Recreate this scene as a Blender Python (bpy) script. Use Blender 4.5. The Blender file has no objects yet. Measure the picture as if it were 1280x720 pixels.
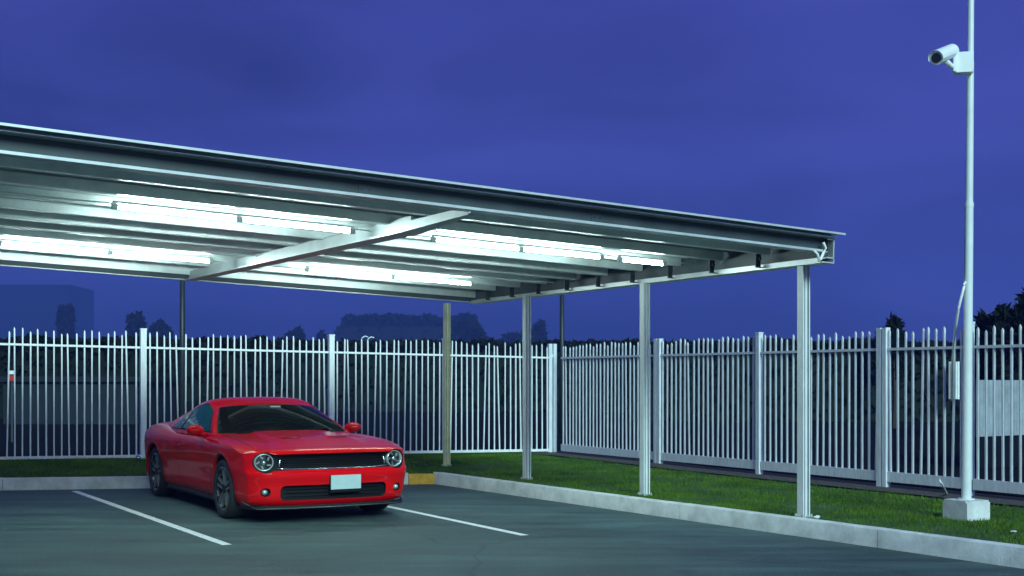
import bpy, bmesh, math, random
from mathutils import Vector, Matrix, noise as mnoise
random.seed(7)
C = bpy.context.scene.collection
S = bpy.context.scene
PI = math.pi
FPX, HY, CX, CZ = 1500.0, 482.0, 640.0, 1.60     # focal length in photo pixels, horizon row, centre column, eye height

def at(px, py, Y):
    """world point seen at photo pixel (px,py), Y metres in front of the eye"""
    return Vector(((px-CX)/FPX*Y, Y, CZ+(HY-py)/FPX*Y))
def onz(px, py, z):
    Y = (CZ-z)*FPX/(py-HY)
    return Vector(((px-CX)/FPX*Y, Y, z))

# ------------------------------------------------------------------ materials
def mat(name, col, rough=.6, metal=0., var=.0, scale=8., bump=0., bscale=60., spec=.5, coat=0., emis=None, estr=0., stretch=None):
    m = bpy.data.materials.new(name); m.use_nodes = True
    nt = m.node_tree; b = nt.nodes['Principled BSDF']
    b.inputs['Base Color'].default_value = (*col, 1)
    b.inputs['Roughness'].default_value = rough
    b.inputs['Metallic'].default_value = metal
    b.inputs['Specular IOR Level'].default_value = spec
    b.inputs['Coat Weight'].default_value = coat
    b.inputs['Coat Roughness'].default_value = .04
    if emis:
        b.inputs['Emission Color'].default_value = (*emis, 1); b.inputs['Emission Strength'].default_value = estr
    tc = nt.nodes.new('ShaderNodeTexCoord'); mp = nt.nodes.new('ShaderNodeMapping')
    nt.links.new(tc.outputs['Object'], mp.inputs['Vector'])
    if stretch: mp.inputs['Scale'].default_value = stretch
    if var > 0:
        n = nt.nodes.new('ShaderNodeTexNoise'); n.inputs['Scale'].default_value = scale; n.inputs['Detail'].default_value = 8; n.inputs['Roughness'].default_value=.65
        nt.links.new(mp.outputs[0], n.inputs['Vector'])
        r = nt.nodes.new('ShaderNodeValToRGB')
        r.color_ramp.elements[0].position = .3; r.color_ramp.elements[1].position = .7
        r.color_ramp.elements[0].color = (*[c*(1-var) for c in col], 1)
        r.color_ramp.elements[1].color = (*[min(1, c*(1+var)) for c in col], 1)
        nt.links.new(n.outputs[0], r.inputs[0]); nt.links.new(r.outputs[0], b.inputs['Base Color'])
        mr = nt.nodes.new('ShaderNodeMapRange'); mr.inputs['To Min'].default_value = max(0,rough-.12); mr.inputs['To Max'].default_value = min(1,rough+.12)
        nt.links.new(n.outputs[0], mr.inputs['Value']); nt.links.new(mr.outputs[0], b.inputs['Roughness'])
    if bump > 0:
        n2 = nt.nodes.new('ShaderNodeTexNoise'); n2.inputs['Scale'].default_value = bscale; n2.inputs['Detail'].default_value = 5
        nt.links.new(mp.outputs[0], n2.inputs['Vector'])
        bp = nt.nodes.new('ShaderNodeBump'); bp.inputs['Strength'].default_value = bump; bp.inputs['Distance'].default_value = .02
        nt.links.new(n2.outputs[0], bp.inputs['Height']); nt.links.new(bp.outputs[0], b.inputs['Normal'])
    return m

M = {}
M['concrete'] = mat('concrete', (.60,.62,.62), .85, var=.28, scale=3.5, bump=.22, bscale=45)
M['yellow'] = mat('yellow_kerb_paint', (.62,.36,.03), .7, var=.35, scale=9, bump=.3)
M['steel'] = mat('galvanised_steel', (.60,.64,.65), .42, .35, var=.12, scale=5)
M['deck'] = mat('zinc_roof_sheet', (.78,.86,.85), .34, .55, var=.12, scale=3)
M['deck_shade'] = mat('roof_sheet_shade', (.24,.27,.27), .4, .4, var=.2, scale=3)  # shade away from the lamp rows, put into the sheet colour
M['purlin'] = mat('bright_purlin', (.78,.86,.85), .36, .5, var=.15, scale=3)
M['fascia'] = mat('dark_fascia', (.050,.068,.078), .55, .1, var=.25, scale=2.5)
M['fence_white'] = mat('white_fence_paint', (.76,.80,.81), .45, var=.16, scale=5, stretch=(6,6,.8))
M['fence_grey'] = mat('pale_grey_fence_paint', (.70,.75,.78), .45, var=.18, scale=5, stretch=(6,6,.8))
M['pole'] = mat('pole_paint', (.68,.74,.74), .4, var=.08, scale=4)
M['post_y'] = mat('aged_post_paint', (.78,.82,.50), .5, var=.15, scale=5)
M['white_plastic'] = mat('white_plastic', (.82,.86,.86), .35, var=.04)
M['black'] = mat('black_plastic', (.004,.0045,.005), .6, spec=.2)
M['line'] = mat('line_paint', (.72,.75,.75), .7, var=.30, scale=22, bump=.2)
M['tube'] = mat('lamp_tube', (.9,1,1), .4, emis=(.74,1.,.97), estr=135)
M['housing'] = mat('lamp_housing', (.7,.75,.75), .4, var=.05)
M['tank'] = mat('white_sheet_metal', (.30,.34,.38), .6, .1, var=.3, scale=3)
M['darkwall'] = mat('dark_render', (.006,.010,.018), .9, spec=.1, var=.25, scale=.6)
M['darkwin'] = mat('dark_pane', (.01,.013,.02), .15)
M['darkpole'] = mat('dark_pole', (.03,.04,.045), .5, .3, var=.15)
M['bark'] = mat('bark', (.05,.04,.03), .9, var=.3)
M['redsign'] = mat('red_sign', (.5,.03,.03), .5, var=.1)
M['kick'] = mat('soil', (.06,.05,.042), .95, var=.5, scale=14, bump=.6, bscale=40)
# car
M['paint'] = mat('red_car_paint', (.60,.003,.005), .32, .0, spec=.05, coat=.5)
M['glass'] = mat('dark_car_glass', (.002,.007,.007), .04, spec=.35, coat=.0)
M['sideglass'] = mat('green_reflection_glass', (.003,.07,.050), .06, spec=.35, coat=.0)  # green reflections on the side windows are put into the base colour
M['rubber'] = mat('rubber', (.010,.010,.011), .8, var=.2, scale=30)
M['rim'] = mat('black_alloy', (.02,.02,.022), .25, .6)
M['spoke']=mat('machined_spoke',(.36,.38,.39),.3,.8)
M['chrome'] = mat('bright_metal', (.75,.78,.8), .15, 1.)
M['lampglass'] = mat('lamp_glass', (.02,.03,.03), .08, .2, coat=1.)
M['lampring'] = mat('lamp_ring', (.50,.58,.56), .25, .5, coat=1.)
M['plate'] = mat('plate_white', (.38,.50,.50), .45, var=.06)
M['gap'] = mat('panel_gap', (.004,.003,.003), .8)

def leaf_mat(name, c1, c2):
    m = bpy.data.materials.new(name); m.use_nodes = True; nt = m.node_tree; b = nt.nodes['Principled BSDF']
    g = nt.nodes.new('ShaderNodeNewGeometry'); r = nt.nodes.new('ShaderNodeValToRGB')
    r.color_ramp.elements[0].color = (*c1, 1); r.color_ramp.elements[1].color = (*c2, 1)
    nt.links.new(g.outputs['Random Per Island'], r.inputs[0]); nt.links.new(r.outputs[0], b.inputs['Base Color'])
    b.inputs['Roughness'].default_value = .8; b.inputs['Specular IOR Level'].default_value = .12
    return m
M['grass_blade'] = leaf_mat('grass_blade', (.030,.085,.006), (.10,.21,.020))
def grass_patches(m):
    nt=m.node_tree; b=nt.nodes['Principled BSDF']; src=b.inputs['Base Color'].links[0].from_socket
    tc=nt.nodes.new('ShaderNodeTexCoord'); n=nt.nodes.new('ShaderNodeTexNoise'); n.inputs['Scale'].default_value=1.6; n.inputs['Detail'].default_value=6; nt.links.new(tc.outputs['Object'],n.inputs['Vector'])
    r=nt.nodes.new('ShaderNodeValToRGB'); r.color_ramp.elements[0].position=.35; r.color_ramp.elements[0].color=(.55,.60,.5,1); r.color_ramp.elements[1].position=.66; r.color_ramp.elements[1].color=(1.35,1.15,.9,1); nt.links.new(n.outputs[0],r.inputs[0])
    x=nt.nodes.new('ShaderNodeMix'); x.data_type='RGBA'; x.blend_type='MULTIPLY'; x.inputs[0].default_value=1; nt.links.new(src,x.inputs[6]); nt.links.new(r.outputs[0],x.inputs[7]); nt.links.new(x.outputs[2],b.inputs['Base Color'])
grass_patches(M['grass_blade'])
M['leaf'] = leaf_mat('leaf', (.003,.006,.005), (.010,.017,.012))  # near-black so the foliage looks unlit: missing light put into the colour

def lawn_mat():
    m = mat('lawn_soil', (.035,.085,.012), .95, var=.5, scale=2.2, bump=.8, bscale=30)
    return m
M['lawn'] = lawn_mat()
M['field'] = mat('rough_field', (.003,.005,.004), .95, spec=.1, var=.5, scale=.8, bump=.5, bscale=10)  # unlit ground beyond the fence: its darkness is put into the colour

def asphalt():
    m = bpy.data.materials.new('asphalt'); m.use_nodes = True; nt = m.node_tree; b = nt.nodes['Principled BSDF']
    tc = nt.nodes.new('ShaderNodeTexCoord')
    mp = nt.nodes.new('ShaderNodeMapping'); mp.inputs['Scale'].default_value = (.35, 2.4, 1)
    nt.links.new(tc.outputs['Object'], mp.inputs['Vector'])
    big = nt.nodes.new('ShaderNodeTexNoise'); big.inputs['Scale'].default_value = 1.3; big.inputs['Detail'].default_value = 9; big.inputs['Roughness'].default_value=.62
    nt.links.new(mp.outputs[0], big.inputs['Vector'])
    fine = nt.nodes.new('ShaderNodeTexNoise'); fine.inputs['Scale'].default_value = 55; fine.inputs['Detail'].default_value = 4
    nt.links.new(tc.outputs['Object'], fine.inputs['Vector'])
    r = nt.nodes.new('ShaderNodeValToRGB')
    r.color_ramp.elements[0].position=.36; r.color_ramp.elements[1].position=.66
    r.color_ramp.elements[0].color=(.019,.041,.042,1); r.color_ramp.elements[1].color=(.064,.112,.109,1)
    nt.links.new(big.outputs[0], r.inputs[0])
    mx = nt.nodes.new('ShaderNodeMix'); mx.data_type='RGBA'; mx.blend_type='OVERLAY'; mx.inputs[0].default_value=.85
    nt.links.new(r.outputs[0], mx.inputs[6]); nt.links.new(fine.outputs[0], mx.inputs[7])
    # worn patches, oil spots and fine cracks
    st = nt.nodes.new('ShaderNodeTexNoise'); st.inputs['Scale'].default_value=.42; st.inputs['Detail'].default_value=3; nt.links.new(tc.outputs['Object'], st.inputs['Vector'])
    sr = nt.nodes.new('ShaderNodeValToRGB'); sr.color_ramp.elements[0].position=.36; sr.color_ramp.elements[0].color=(.74,.74,.74,1); sr.color_ramp.elements[1].position=.62; sr.color_ramp.elements[1].color=(1.12,1.12,1.12,1); nt.links.new(st.outputs[0], sr.inputs[0])
    m2 = nt.nodes.new('ShaderNodeMix'); m2.data_type='RGBA'; m2.blend_type='MULTIPLY'; m2.inputs[0].default_value=1; nt.links.new(mx.outputs[2], m2.inputs[6]); nt.links.new(sr.outputs[0], m2.inputs[7])
    vo = nt.nodes.new('ShaderNodeTexVoronoi'); vo.inputs['Scale'].default_value=.9; nt.links.new(tc.outputs['Object'], vo.inputs['Vector'])
    orr = nt.nodes.new('ShaderNodeValToRGB'); orr.color_ramp.elements[0].position=.04; orr.color_ramp.elements[0].color=(.45,.45,.45,1); orr.color_ramp.elements[1].position=.13; orr.color_ramp.elements[1].color=(1,1,1,1); nt.links.new(vo.outputs['Distance'], orr.inputs[0])
    m3 = nt.nodes.new('ShaderNodeMix'); m3.data_type='RGBA'; m3.blend_type='MULTIPLY'; m3.inputs[0].default_value=.6; nt.links.new(m2.outputs[2], m3.inputs[6]); nt.links.new(orr.outputs[0], m3.inputs[7])
    wn = nt.nodes.new('ShaderNodeTexNoise'); wn.inputs['Scale'].default_value=1.1; nt.links.new(tc.outputs['Object'], wn.inputs['Vector'])
    wm = nt.nodes.new('ShaderNodeMix'); wm.data_type='RGBA'; wm.inputs[0].default_value=.35; nt.links.new(tc.outputs['Object'], wm.inputs[6]); nt.links.new(wn.outputs['Color'], wm.inputs[7])
    vc = nt.nodes.new('ShaderNodeTexVoronoi'); vc.feature='DISTANCE_TO_EDGE'; vc.inputs['Scale'].default_value=.38; nt.links.new(wm.outputs[2], vc.inputs['Vector'])
    vr = nt.nodes.new('ShaderNodeValToRGB'); vr.color_ramp.elements[0].position=.0; vr.color_ramp.elements[0].color=(.35,.35,.35,1); vr.color_ramp.elements[1].position=.006; vr.color_ramp.elements[1].color=(1,1,1,1); nt.links.new(vc.outputs['Distance'], vr.inputs[0])
    m4 = nt.nodes.new('ShaderNodeMix'); m4.data_type='RGBA'; m4.blend_type='MULTIPLY'; m4.inputs[0].default_value=.5; nt.links.new(m3.outputs[2], m4.inputs[6]); nt.links.new(vr.outputs[0], m4.inputs[7])
    nt.links.new(m4.outputs[2], b.inputs['Base Color'])
    mr = nt.nodes.new('ShaderNodeMapRange'); mr.inputs['From Min'].default_value=.3; mr.inputs['From Max'].default_value=.7
    mr.inputs['To Min'].default_value=.62; mr.inputs['To Max'].default_value=.85
    nt.links.new(big.outputs[0], mr.inputs['Value']); nt.links.new(mr.outputs[0], b.inputs['Roughness'])
    bp = nt.nodes.new('ShaderNodeBump'); bp.inputs['Strength'].default_value=.6; bp.inputs['Distance'].default_value=.01
    nt.links.new(fine.outputs[0], bp.inputs['Height']); nt.links.new(bp.outputs[0], b.inputs['Normal'])
    return m
M['asphalt'] = asphalt()

# ------------------------------------------------------------------ mesh helpers
def link(name, me, m, parent=None, smooth=False, angle=None):
    if m: me.materials.append(m)
    if smooth or angle:
        me.polygons.foreach_set('use_smooth', [True]*len(me.polygons))
        if angle: me.set_sharp_from_angle(angle=math.radians(angle))
    o = bpy.data.objects.new(name, me); C.objects.link(o)
    if parent: o.parent = parent
    return o
def obj(name, bm, m, parent=None, smooth=False, angle=None):
    me = bpy.data.meshes.new(name); bm.normal_update(); bm.to_mesh(me); bm.free()
    return link(name, me, m, parent, smooth, angle)
def tag(o, label=None, cat=None, group=None, kind=None):
    if label: o['label'] = label
    if cat: o['category'] = cat
    if group: o['group'] = group
    if kind: o['kind'] = kind
    return o
def empty(name, loc, rz=0):
    o = bpy.data.objects.new(name, None); C.objects.link(o); o.location = loc; o.rotation_euler[2] = rz
    o.empty_display_size = .2
    return o
def quadbox(bm, p, ax, ay, az):
    """box from corner p and three edge vectors"""
    p=Vector(p); ax=Vector(ax); ay=Vector(ay); az=Vector(az)
    v = [bm.verts.new(p+ax*i+ay*j+az*k) for k in (0,1) for j in (0,1) for i in (0,1)]
    for f in ((0,2,3,1),(4,5,7,6),(0,1,5,4),(1,3,7,5),(3,2,6,7),(2,0,4,6)):
        bm.faces.new([v[i] for i in f])
    if ax.cross(ay).dot(az) < 0: bmesh.ops.reverse_faces(bm, faces=bm.faces[-6:])
def box(bm, c, s, rz=0):
    R = Matrix.Rotation(rz,3,'Z'); s=Vector(s)
    ax,ay,az = R@Vector((s.x,0,0)), R@Vector((0,s.y,0)), Vector((0,0,s.z))
    quadbox(bm, Vector(c)-ax/2-ay/2-az/2, ax, ay, az)
def tube(bm, pts, rad, n=10, cap=True):
    pts=[Vector(p) for p in pts]; rr = rad if isinstance(rad,(list,tuple)) else [rad]*len(pts)
    rings=[]
    for i,p in enumerate(pts):
        t=(pts[min(i+1,len(pts)-1)]-pts[max(i-1,0)]).normalized()
        a = Vector((0,0,1)) if abs(t.z)<.9 else Vector((1,0,0))
        x=t.cross(a).normalized(); y=t.cross(x).normalized()
        rings.append([bm.verts.new(p+(x*math.cos(k*2*PI/n)+y*math.sin(k*2*PI/n))*rr[i]) for k in range(n)])
    for a,b in zip(rings,rings[1:]):
        for k in range(n): bm.faces.new((a[k],a[(k+1)%n],b[(k+1)%n],b[k]))
    if cap: bm.faces.new(rings[0][::-1]); bm.faces.new(rings[-1])
def lathe(bm, prof, n=40, axis='y'):
    """prof: (radius, along) closed ring revolved about the y axis"""
    rings=[]
    for k in range(n):
        a=2*PI*k/n
        rings.append([bm.verts.new((r*math.cos(a), y, r*math.sin(a))) for r,y in prof])
    m=len(prof)
    for k in range(n):
        A,B=rings[k],rings[(k+1)%n]
        for i in range(m-1): bm.faces.new((A[i],A[i+1],B[i+1],B[i]))
def interp(x, tab):
    if x<=tab[0][0]: return tab[0][1]
    for (a,u),(b,v) in zip(tab,tab[1:]):
        if x<=b:
            t=(x-a)/(b-a); return u+(v-u)*t
    return tab[-1][1]
def sinterp(x, tab):
    """catmull style smooth interpolation"""
    n=len(tab)
    if x<=tab[0][0]: return tab[0][1]
    if x>=tab[-1][0]: return tab[-1][1]
    for i in range(n-1):
        if x<=tab[i+1][0]: break
    def sl(j):
        if j==0: return (tab[1][1]-tab[0][1])/(tab[1][0]-tab[0][0])
        if j==n-1: return (tab[-1][1]-tab[-2][1])/(tab[-1][0]-tab[-2][0])
        d0=(tab[j][1]-tab[j-1][1])/(tab[j][0]-tab[j-1][0]); d1=(tab[j+1][1]-tab[j][1])/(tab[j+1][0]-tab[j][0])
        return 0 if d0*d1<=0 else 2*d0*d1/(d0+d1)
    x0,y0=tab[i]; x1,y1=tab[i+1]; h=x1-x0; t=(x-x0)/h
    return (2*t**3-3*t*t+1)*y0+(t**3-2*t*t+t)*h*sl(i)+(-2*t**3+3*t*t)*y1+(t**3-t*t)*h*sl(i+1)
def lerp(a,b,t): return a+(b-a)*t
def ss(a,b,x):
    t=max(0,min(1,(x-a)/(b-a))); return t*t*(3-2*t)

# ------------------------------------------------------------------ plan of the place
GZ = .17                                              # lawn level at the kerb
KL = Vector((-7.8,18.3)); KC = Vector((-1.26,19.5))   # back kerb face
KR = Vector((4.47,10.48))                             # side kerb face
kd = (KL-KC).normalized(); kr = (KR-KC).normalized()
KLL = KC+kd*16; KRR = KC+kr*21
F0 = Vector((-8.53,20.0)); FC = Vector((.83,25.0)); F1 = Vector((6.26,14.67))   # fence corners
fe = (F0-FC).normalized(); fd = (F1-FC).normalized()
def nrm(d): return Vector((-d.y,d.x))
def lawn_z(x,y):
    p=Vector((x,y)); n = Vector((-kd.y,kd.x)) ; n = n if n.y>0 else -n
    back=(p-KC).dot(n)
    l = max(0,min(1.3,(.8-x)/9.3))
    return GZ + .16*l*ss(.1,1.8,back) + .02*ss(.2,2,back)

def grid_sheet(poly_fn, name, m, kind='structure'): pass

# ground to the horizon
bm=bmesh.new(); R=3000
vs=[bm.verts.new(p) for p in ((-R,-R,-.06),(R,-R,-.06),(R,R,-.06),(-R,R,-.06))]; bm.faces.new(vs)
g=obj('ground',bm,M['field']); tag(g,kind='structure')
# asphalt
bm=bmesh.new()
cl=[(-60,-30),(60,-30),(KRR.x+30*0.0+.0,KRR.y),(KC.x,KC.y),(KLL.x,KLL.y),(-60,KLL.y-6)]
cl=[(-60,-30),(30,-30),(KRR.x,KRR.y-20),(KRR.x,KRR.y),(KC.x,KC.y),(KLL.x,KLL.y),(-60,KLL.y-5)]
bm.faces.new([bm.verts.new((x,y,0)) for x,y in cl]); bmesh.ops.triangulate(bm,faces=bm.faces)
o=obj('asphalt_surface',bm,M['asphalt']); tag(o,kind='structure')

# lawn: strips between kerb line and fence line (and a little past it)
def offs(p,n,d): return p+n*d
# inner path (behind kerb) and outer path (past fence) sampled together
inn=[]; out=[]
nb = Vector((-kd.y,kd.x)); nb = nb if nb.y>0 else -nb
nr = Vector((-kr.y,kr.x)); nr = nr if nr.x>0 else -nr
inC = KC + (nb+nr)*.14/ (1+nb.dot(nr))
path_in=[KLL+nb*.14, inC, KRR+nr*.14]
nfe = Vector((-fe.y,fe.x)); nfe = nfe if nfe.y>0 else -nfe
nfd = Vector((-fd.y,fd.x)); nfd = nfd if nfd.x>0 else -nfd
foC = FC + (nfe+nfd)*.5/(1+nfe.dot(nfd))
path_out=[FC+fe*20+nfe*.5, foC, FC+fd*26+nfd*.5]
bm=bmesh.new(); rows=[]
NS,NT=60,24
for half in (0,1):
    for i in range(NS+ (1 if half else 0)):
        t=i/NS
        a=path_in[half].lerp(path_in[half+1],t); b=path_out[half].lerp(path_out[half+1],t)
        rows.append([ (a.lerp(b,j/NT)) for j in range(NT+1)])
V=[[bm.verts.new((p.x,p.y,lawn_z(p.x,p.y)+.012*mnoise.noise(Vector((p.x*1.5,p.y*1.5,0))))) for p in r] for r in rows]
for A,B in zip(V,V[1:]):
    for j in range(NT): bm.faces.new((A[j],A[j+1],B[j+1],B[j]))
bmesh.ops.recalc_face_normals(bm,faces=bm.faces)
lawn_rows=rows
o=obj('lawn',bm,M['lawn'],smooth=True); tag(o,kind='structure')
if o.data.polygons[0].normal.z<0: o.data.flip_normals()
# rough field beyond fence
bm=bmesh.new()
farp=[Vector((-760,60)),Vector((-740,1260)),Vector((760,1260)),Vector((160,-20))]
pts=[FC+fe*20+nfe*.5, foC, FC+fd*26+nfd*.5]
poly=[*pts, farp[3],farp[2],farp[1],farp[0]]
bm.faces.new([bm.verts.new((p.x,p.y,(.19 if i<3 else -.2))) for i,p in enumerate(poly)])
bmesh.ops.triangulate(bm,faces=bm.faces); bmesh.ops.recalc_face_normals(bm,faces=bm.faces)
o=obj('field',bm,M['field']); tag(o,kind='structure')

# grass blades
bm=bmesh.new(); cnt=0
def blade(x,y,z,h,w):
    a=random.uniform(0,2*PI); dx,dy=math.cos(a)*w,math.sin(a)*w
    l=random.uniform(0,.6)*h; b=random.uniform(0,2*PI)
    v1=bm.verts.new((x-dx,y-dy,z)); v2=bm.verts.new((x+dx,y+dy,z)); v3=bm.verts.new((x+math.cos(b)*l,y+math.sin(b)*l,z+h))
    bm.faces.new((v1,v2,v3))
nblade=0
while nblade<120000:
    half=random.random()<.5; 
    t=random.random(); s=random.random()
    if half: a=path_in[0].lerp(path_in[1],1-t*.62); b=path_out[0].lerp(path_out[1],1-t*.62)
    else: a=path_in[1].lerp(path_in[2],t*.62); b=path_out[1].lerp(path_out[2],t*.62)
    p=a.lerp(b,s)
    if p.y<6 or abs(p.x)>p.y*.47+.6: continue
    # bare strip along the side fence
    d=(p-FC).dot(-nfd)
    if (p-FC).dot(fd)>0 and d<.62+.12*mnoise.noise(Vector((p.x*3,p.y*3,0))) : 
        if random.random()<.93: continue
    den=.5+.5*mnoise.noise(Vector((p.x*1.3,p.y*1.3,3)))
    if random.random()>.15+1.1*den: continue
    if s<.03 and random.random()<.3: continue
    blade(p.x,p.y,lawn_z(p.x,p.y)-.004,random.uniform(.018,.05)*(0.8+.5*den),random.uniform(.003,.006)); nblade+=1
o=obj('grass',bm,M['grass_blade']); tag(o,'short green lawn between the kerb and the picket fence','grass',kind='stuff')
# bare soil strip under side fence
bm=bmesh.new()
prev=None; NN=70
for i in range(NN+1):
    q=FC+fd*(-.4+i*.36); w=.40+.10*mnoise.noise(Vector((i*.35,0,0)))
    a=q-nfd*(.16+w); b=q+nfd*.35
    cur=(bm.verts.new((a.x,a.y,lawn_z(a.x,a.y)+.022)),bm.verts.new((b.x,b.y,lawn_z(b.x,b.y)+.022)))
    if prev: bm.faces.new((prev[0],cur[0],cur[1],prev[1]))
    prev=cur
bmesh.ops.recalc_face_normals(bm,faces=bm.faces)
o=obj('bare_soil',bm,M['kick']); tag(o,kind='structure')

# kerbs
def kerb_run(bm, P, Q, n, h0, seg=2.98, w=.15, gap=.010, s0=0, s1=None):
    d=(Q-P); L=d.length; d.normalize(); s=s0; L=s1 if s1 else L
    while s<L-.05:
        e=min(s+seg,L); a=P+d*(s+gap/2); b=P+d*(e-gap/2); jz=random.uniform(-.004,.004); bev=.018
        prof=[(0,-.05),(.004,h0-bev),(.010,h0-.005),(bev+.008,h0),(w-bev,h0),(w,h0-bev),(w,-.05)]
        K=8; rings=[]
        for k in range(K+1):
            c=a.lerp(b,k/K)
            rings.append([bm.verts.new((c.x+n.x*(u+ .003*mnoise.noise(Vector((c.x*4,c.y*4,z*5)))),c.y+n.y*u,z+jz+(.003*mnoise.noise(Vector((c.x*5,c.y*5,u*9))) if z>0 else 0))) for u,z in prof])
        for A,B in zip(rings,rings[1:]):
            for j in range(len(prof)-1): bm.faces.new((A[j],A[j+1],B[j+1],B[j]))
        bm.faces.new(rings[0]); bm.faces.new(rings[-1][::-1])
        s=e
bm=bmesh.new(); kerb_run(bm,KC,KRR,nr,.185,s0=.13)
# rounded corner piece
bmesh.ops.recalc_face_normals(bm,faces=bm.faces)
o=obj('kerb',bm,M['concrete'],angle=40); tag(o,kind='structure')
bm=bmesh.new(); kerb_run(bm,KC,KLL,nb,.185,s0=.42,seg=3.1)
bmesh.ops.recalc_face_normals(bm,faces=bm.faces)
o=obj('kerb',bm,M['concrete'],angle=40); tag(o,kind='structure')
bm=bmesh.new(); kerb_run(bm,KC,KLL,nb,.165,s0=-.02,s1=.42,seg=3)
bmesh.ops.recalc_face_normals(bm,faces=bm.faces)
o=obj('kerb',bm,M['yellow'],angle=40); tag(o,kind='structure')
bm=bmesh.new()
cpts=[(KC+kd*.02,nb),(KC-kd*.02+nr*.0,nb),(KC+kr*.13,nr)]
ring=[]
for p,n in ((KC+kd*.0,nb),(KC+kr*.05,(nb+nr).normalized()*1.02),(KC+kr*.125,nr)):
    ring.append([bm.verts.new((p.x+n.x*u,p.y+n.y*u,z)) for u,z in ((0,-.05),(.004,.167),(.026,.188),(.15,.188),(.15,-.05))])
for A,B in zip(ring,ring[1:]):
    for j in range(4): bm.faces.new((A[j],A[j+1],B[j+1],B[j]))
bm.faces.new(ring[0]); bm.faces.new(ring[-1][::-1]); bmesh.ops.recalc_face_normals(bm,faces=bm.faces)
o=obj('kerb',bm,M['concrete'],angle=40); tag(o,kind='structure')

# painted bay lines
def stripe(p,q,w=.10):
    bm=bmesh.new(); d=(q-p).normalized(); n=Vector((-d.y,d.x)); K=60; prev=None
    for i in range(K+1):
        c=p.lerp(q,i/K); j=.004*mnoise.noise(Vector((i*.9,p.x,0)))
        cur=[bm.verts.new((c.x+n.x*s*(w/2+j),c.y+n.y*s*(w/2+j),.004)) for s in (-1,1)]
        if prev: bm.faces.new((prev[0],cur[0],cur[1],prev[1]))
        prev=cur
    bmesh.ops.recalc_face_normals(bm,faces=bm.faces)
    o=obj('parking_line',bm,M['line']); tag(o,kind='structure')
def g2(px,py): v=onz(px,py,0); return Vector((v.x,v.y))
stripe(g2(93,614),g2(284,681.5)); 
a=g2(490,634.5); b=g2(656,669.5); stripe(a+(a-b)*.62,b)
a=g2(93,614); b=g2(284,681.5)
off=g2(93,614)-g2(490,634.5)
stripe(Vector((a.x-4.2,a.y-1.9)),Vector((b.x-4.2,b.y-1.9)))

# ------------------------------------------------------------------ fences
def picket_panel(P,Q,zb,zt,parent,matl,z_at,rail=.05,label=None,deep=False,pick_w=.023,pitch=.125,hooks=()):
    d=(Q-P); L=d.length; d.normalize(); n=Vector((-d.y,d.x)); 
    if n.y>0: n=-n        # towards the viewer
    bm=bmesh.new(); N=max(2,round(L/pitch))
    for i in range(N):
        s=(i+.5)*L/N+random.uniform(-.004,.004); c=P+d*s; t=s/L
        lo=lerp(zb[0],zb[1],t); hi=lerp(zt[0],zt[1],t)+random.choice((0,.0,-.03,-.05,.02,.01))*1.0+random.uniform(-.014,.014)
        w=pick_w*random.uniform(.92,1.06); lean=random.choice((0,0,0,1))*random.uniform(-.05,.05)+random.uniform(-.008,.008)
        p=c-d*w/2-n*w/2
        # tapered tip
        ax=Vector((d.x,d.y,0))*w; ay=Vector((n.x,n.y,0))*w
        top=Vector((d.x*lean,d.y*lean,hi-.02-lo-.012))
        quadbox(bm,(p.x,p.y,lo+.012),ax,ay,top)
        b0=Vector((p.x,p.y,lo+.012))+top
        v=[bm.verts.new(b0+q) for q in (Vector((0,0,0)),ax,ax+ay,ay)]; tp=bm.verts.new(b0+ax*.3+ay*.5+Vector((0,0,.035))); tp2=bm.verts.new(b0+ax*.7+ay*.5+Vector((0,0,.03)))
        bm.faces.new((v[0],v[1],tp2,tp)); bm.faces.new((v[1],v[2],tp2)); bm.faces.new((v[2],v[3],tp,tp2)); bm.faces.new((v[3],v[0],tp))
        if i in hooks:
            b=b0+ax*.5+ay*.5
            tube(bm,[b,b+Vector((d.x*.01,d.y*.01,.05)),b+Vector((d.x*.07,d.y*.07,.085)),b+Vector((d.x*.13,d.y*.13,.07))],.011,6)
    bmesh.ops.recalc_face_normals(bm,faces=bm.faces)
    pn=obj('picket_panel',bm,matl,parent)
    bm=bmesh.new()
    # rails
    def rail_at(z0,z1,h,th,back):
        a=P-n*back; b=Q-n*back
        quadbox(bm,(a.x,a.y,z0),Vector((b.x-a.x,b.y-a.y,z1-z0)),Vector((n.x*th,n.y*th,0)),(0,0,h))
    zr=[z-.27 for z in zt]
    rail_at(zr[0],zr[1],.036,.034,.010)
    bmesh.ops.recalc_face_normals(bm,faces=bm.faces); obj('rail',bm,matl,parent); bm=bmesh.new()
    rail_at(zb[0]-(.035 if not deep else .10),zb[1]-(.035 if not deep else .10),.05 if not deep else .14,.044,.022)
    bmesh.ops.recalc_face_normals(bm,faces=bm.faces)
    obj('bottom_rail',bm,matl,parent)
def fence_post(P,z0,z1,w,parent,matl,double=False,rz=0,cap=True):
    bm=bmesh.new()
    if double:
        for s in (-1,1):
            box(bm,(P.x+s*math.cos(rz)*w*.62,P.y+s*math.sin(rz)*w*.62,(z0+z1)/2),(w*.9,w,z1-z0),rz)
        box(bm,(P.x,P.y,z1-.25),(w*.4,w*.5,.06),rz)
        box(bm,(P.x,P.y,z0+.12),(w*2.7,w*1.3,.05),rz)
    else:
        box(bm,(P.x,P.y,(z0+z1)/2),(w,w,z1-z0),rz)
        if cap: box(bm,(P.x,P.y,z1+.012),(w*1.12,w*1.12,.024),rz)
    bmesh.ops.recalc_face_normals(bm,faces=bm.faces)
    return obj('fence_post',bm,matl,parent)
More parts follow.
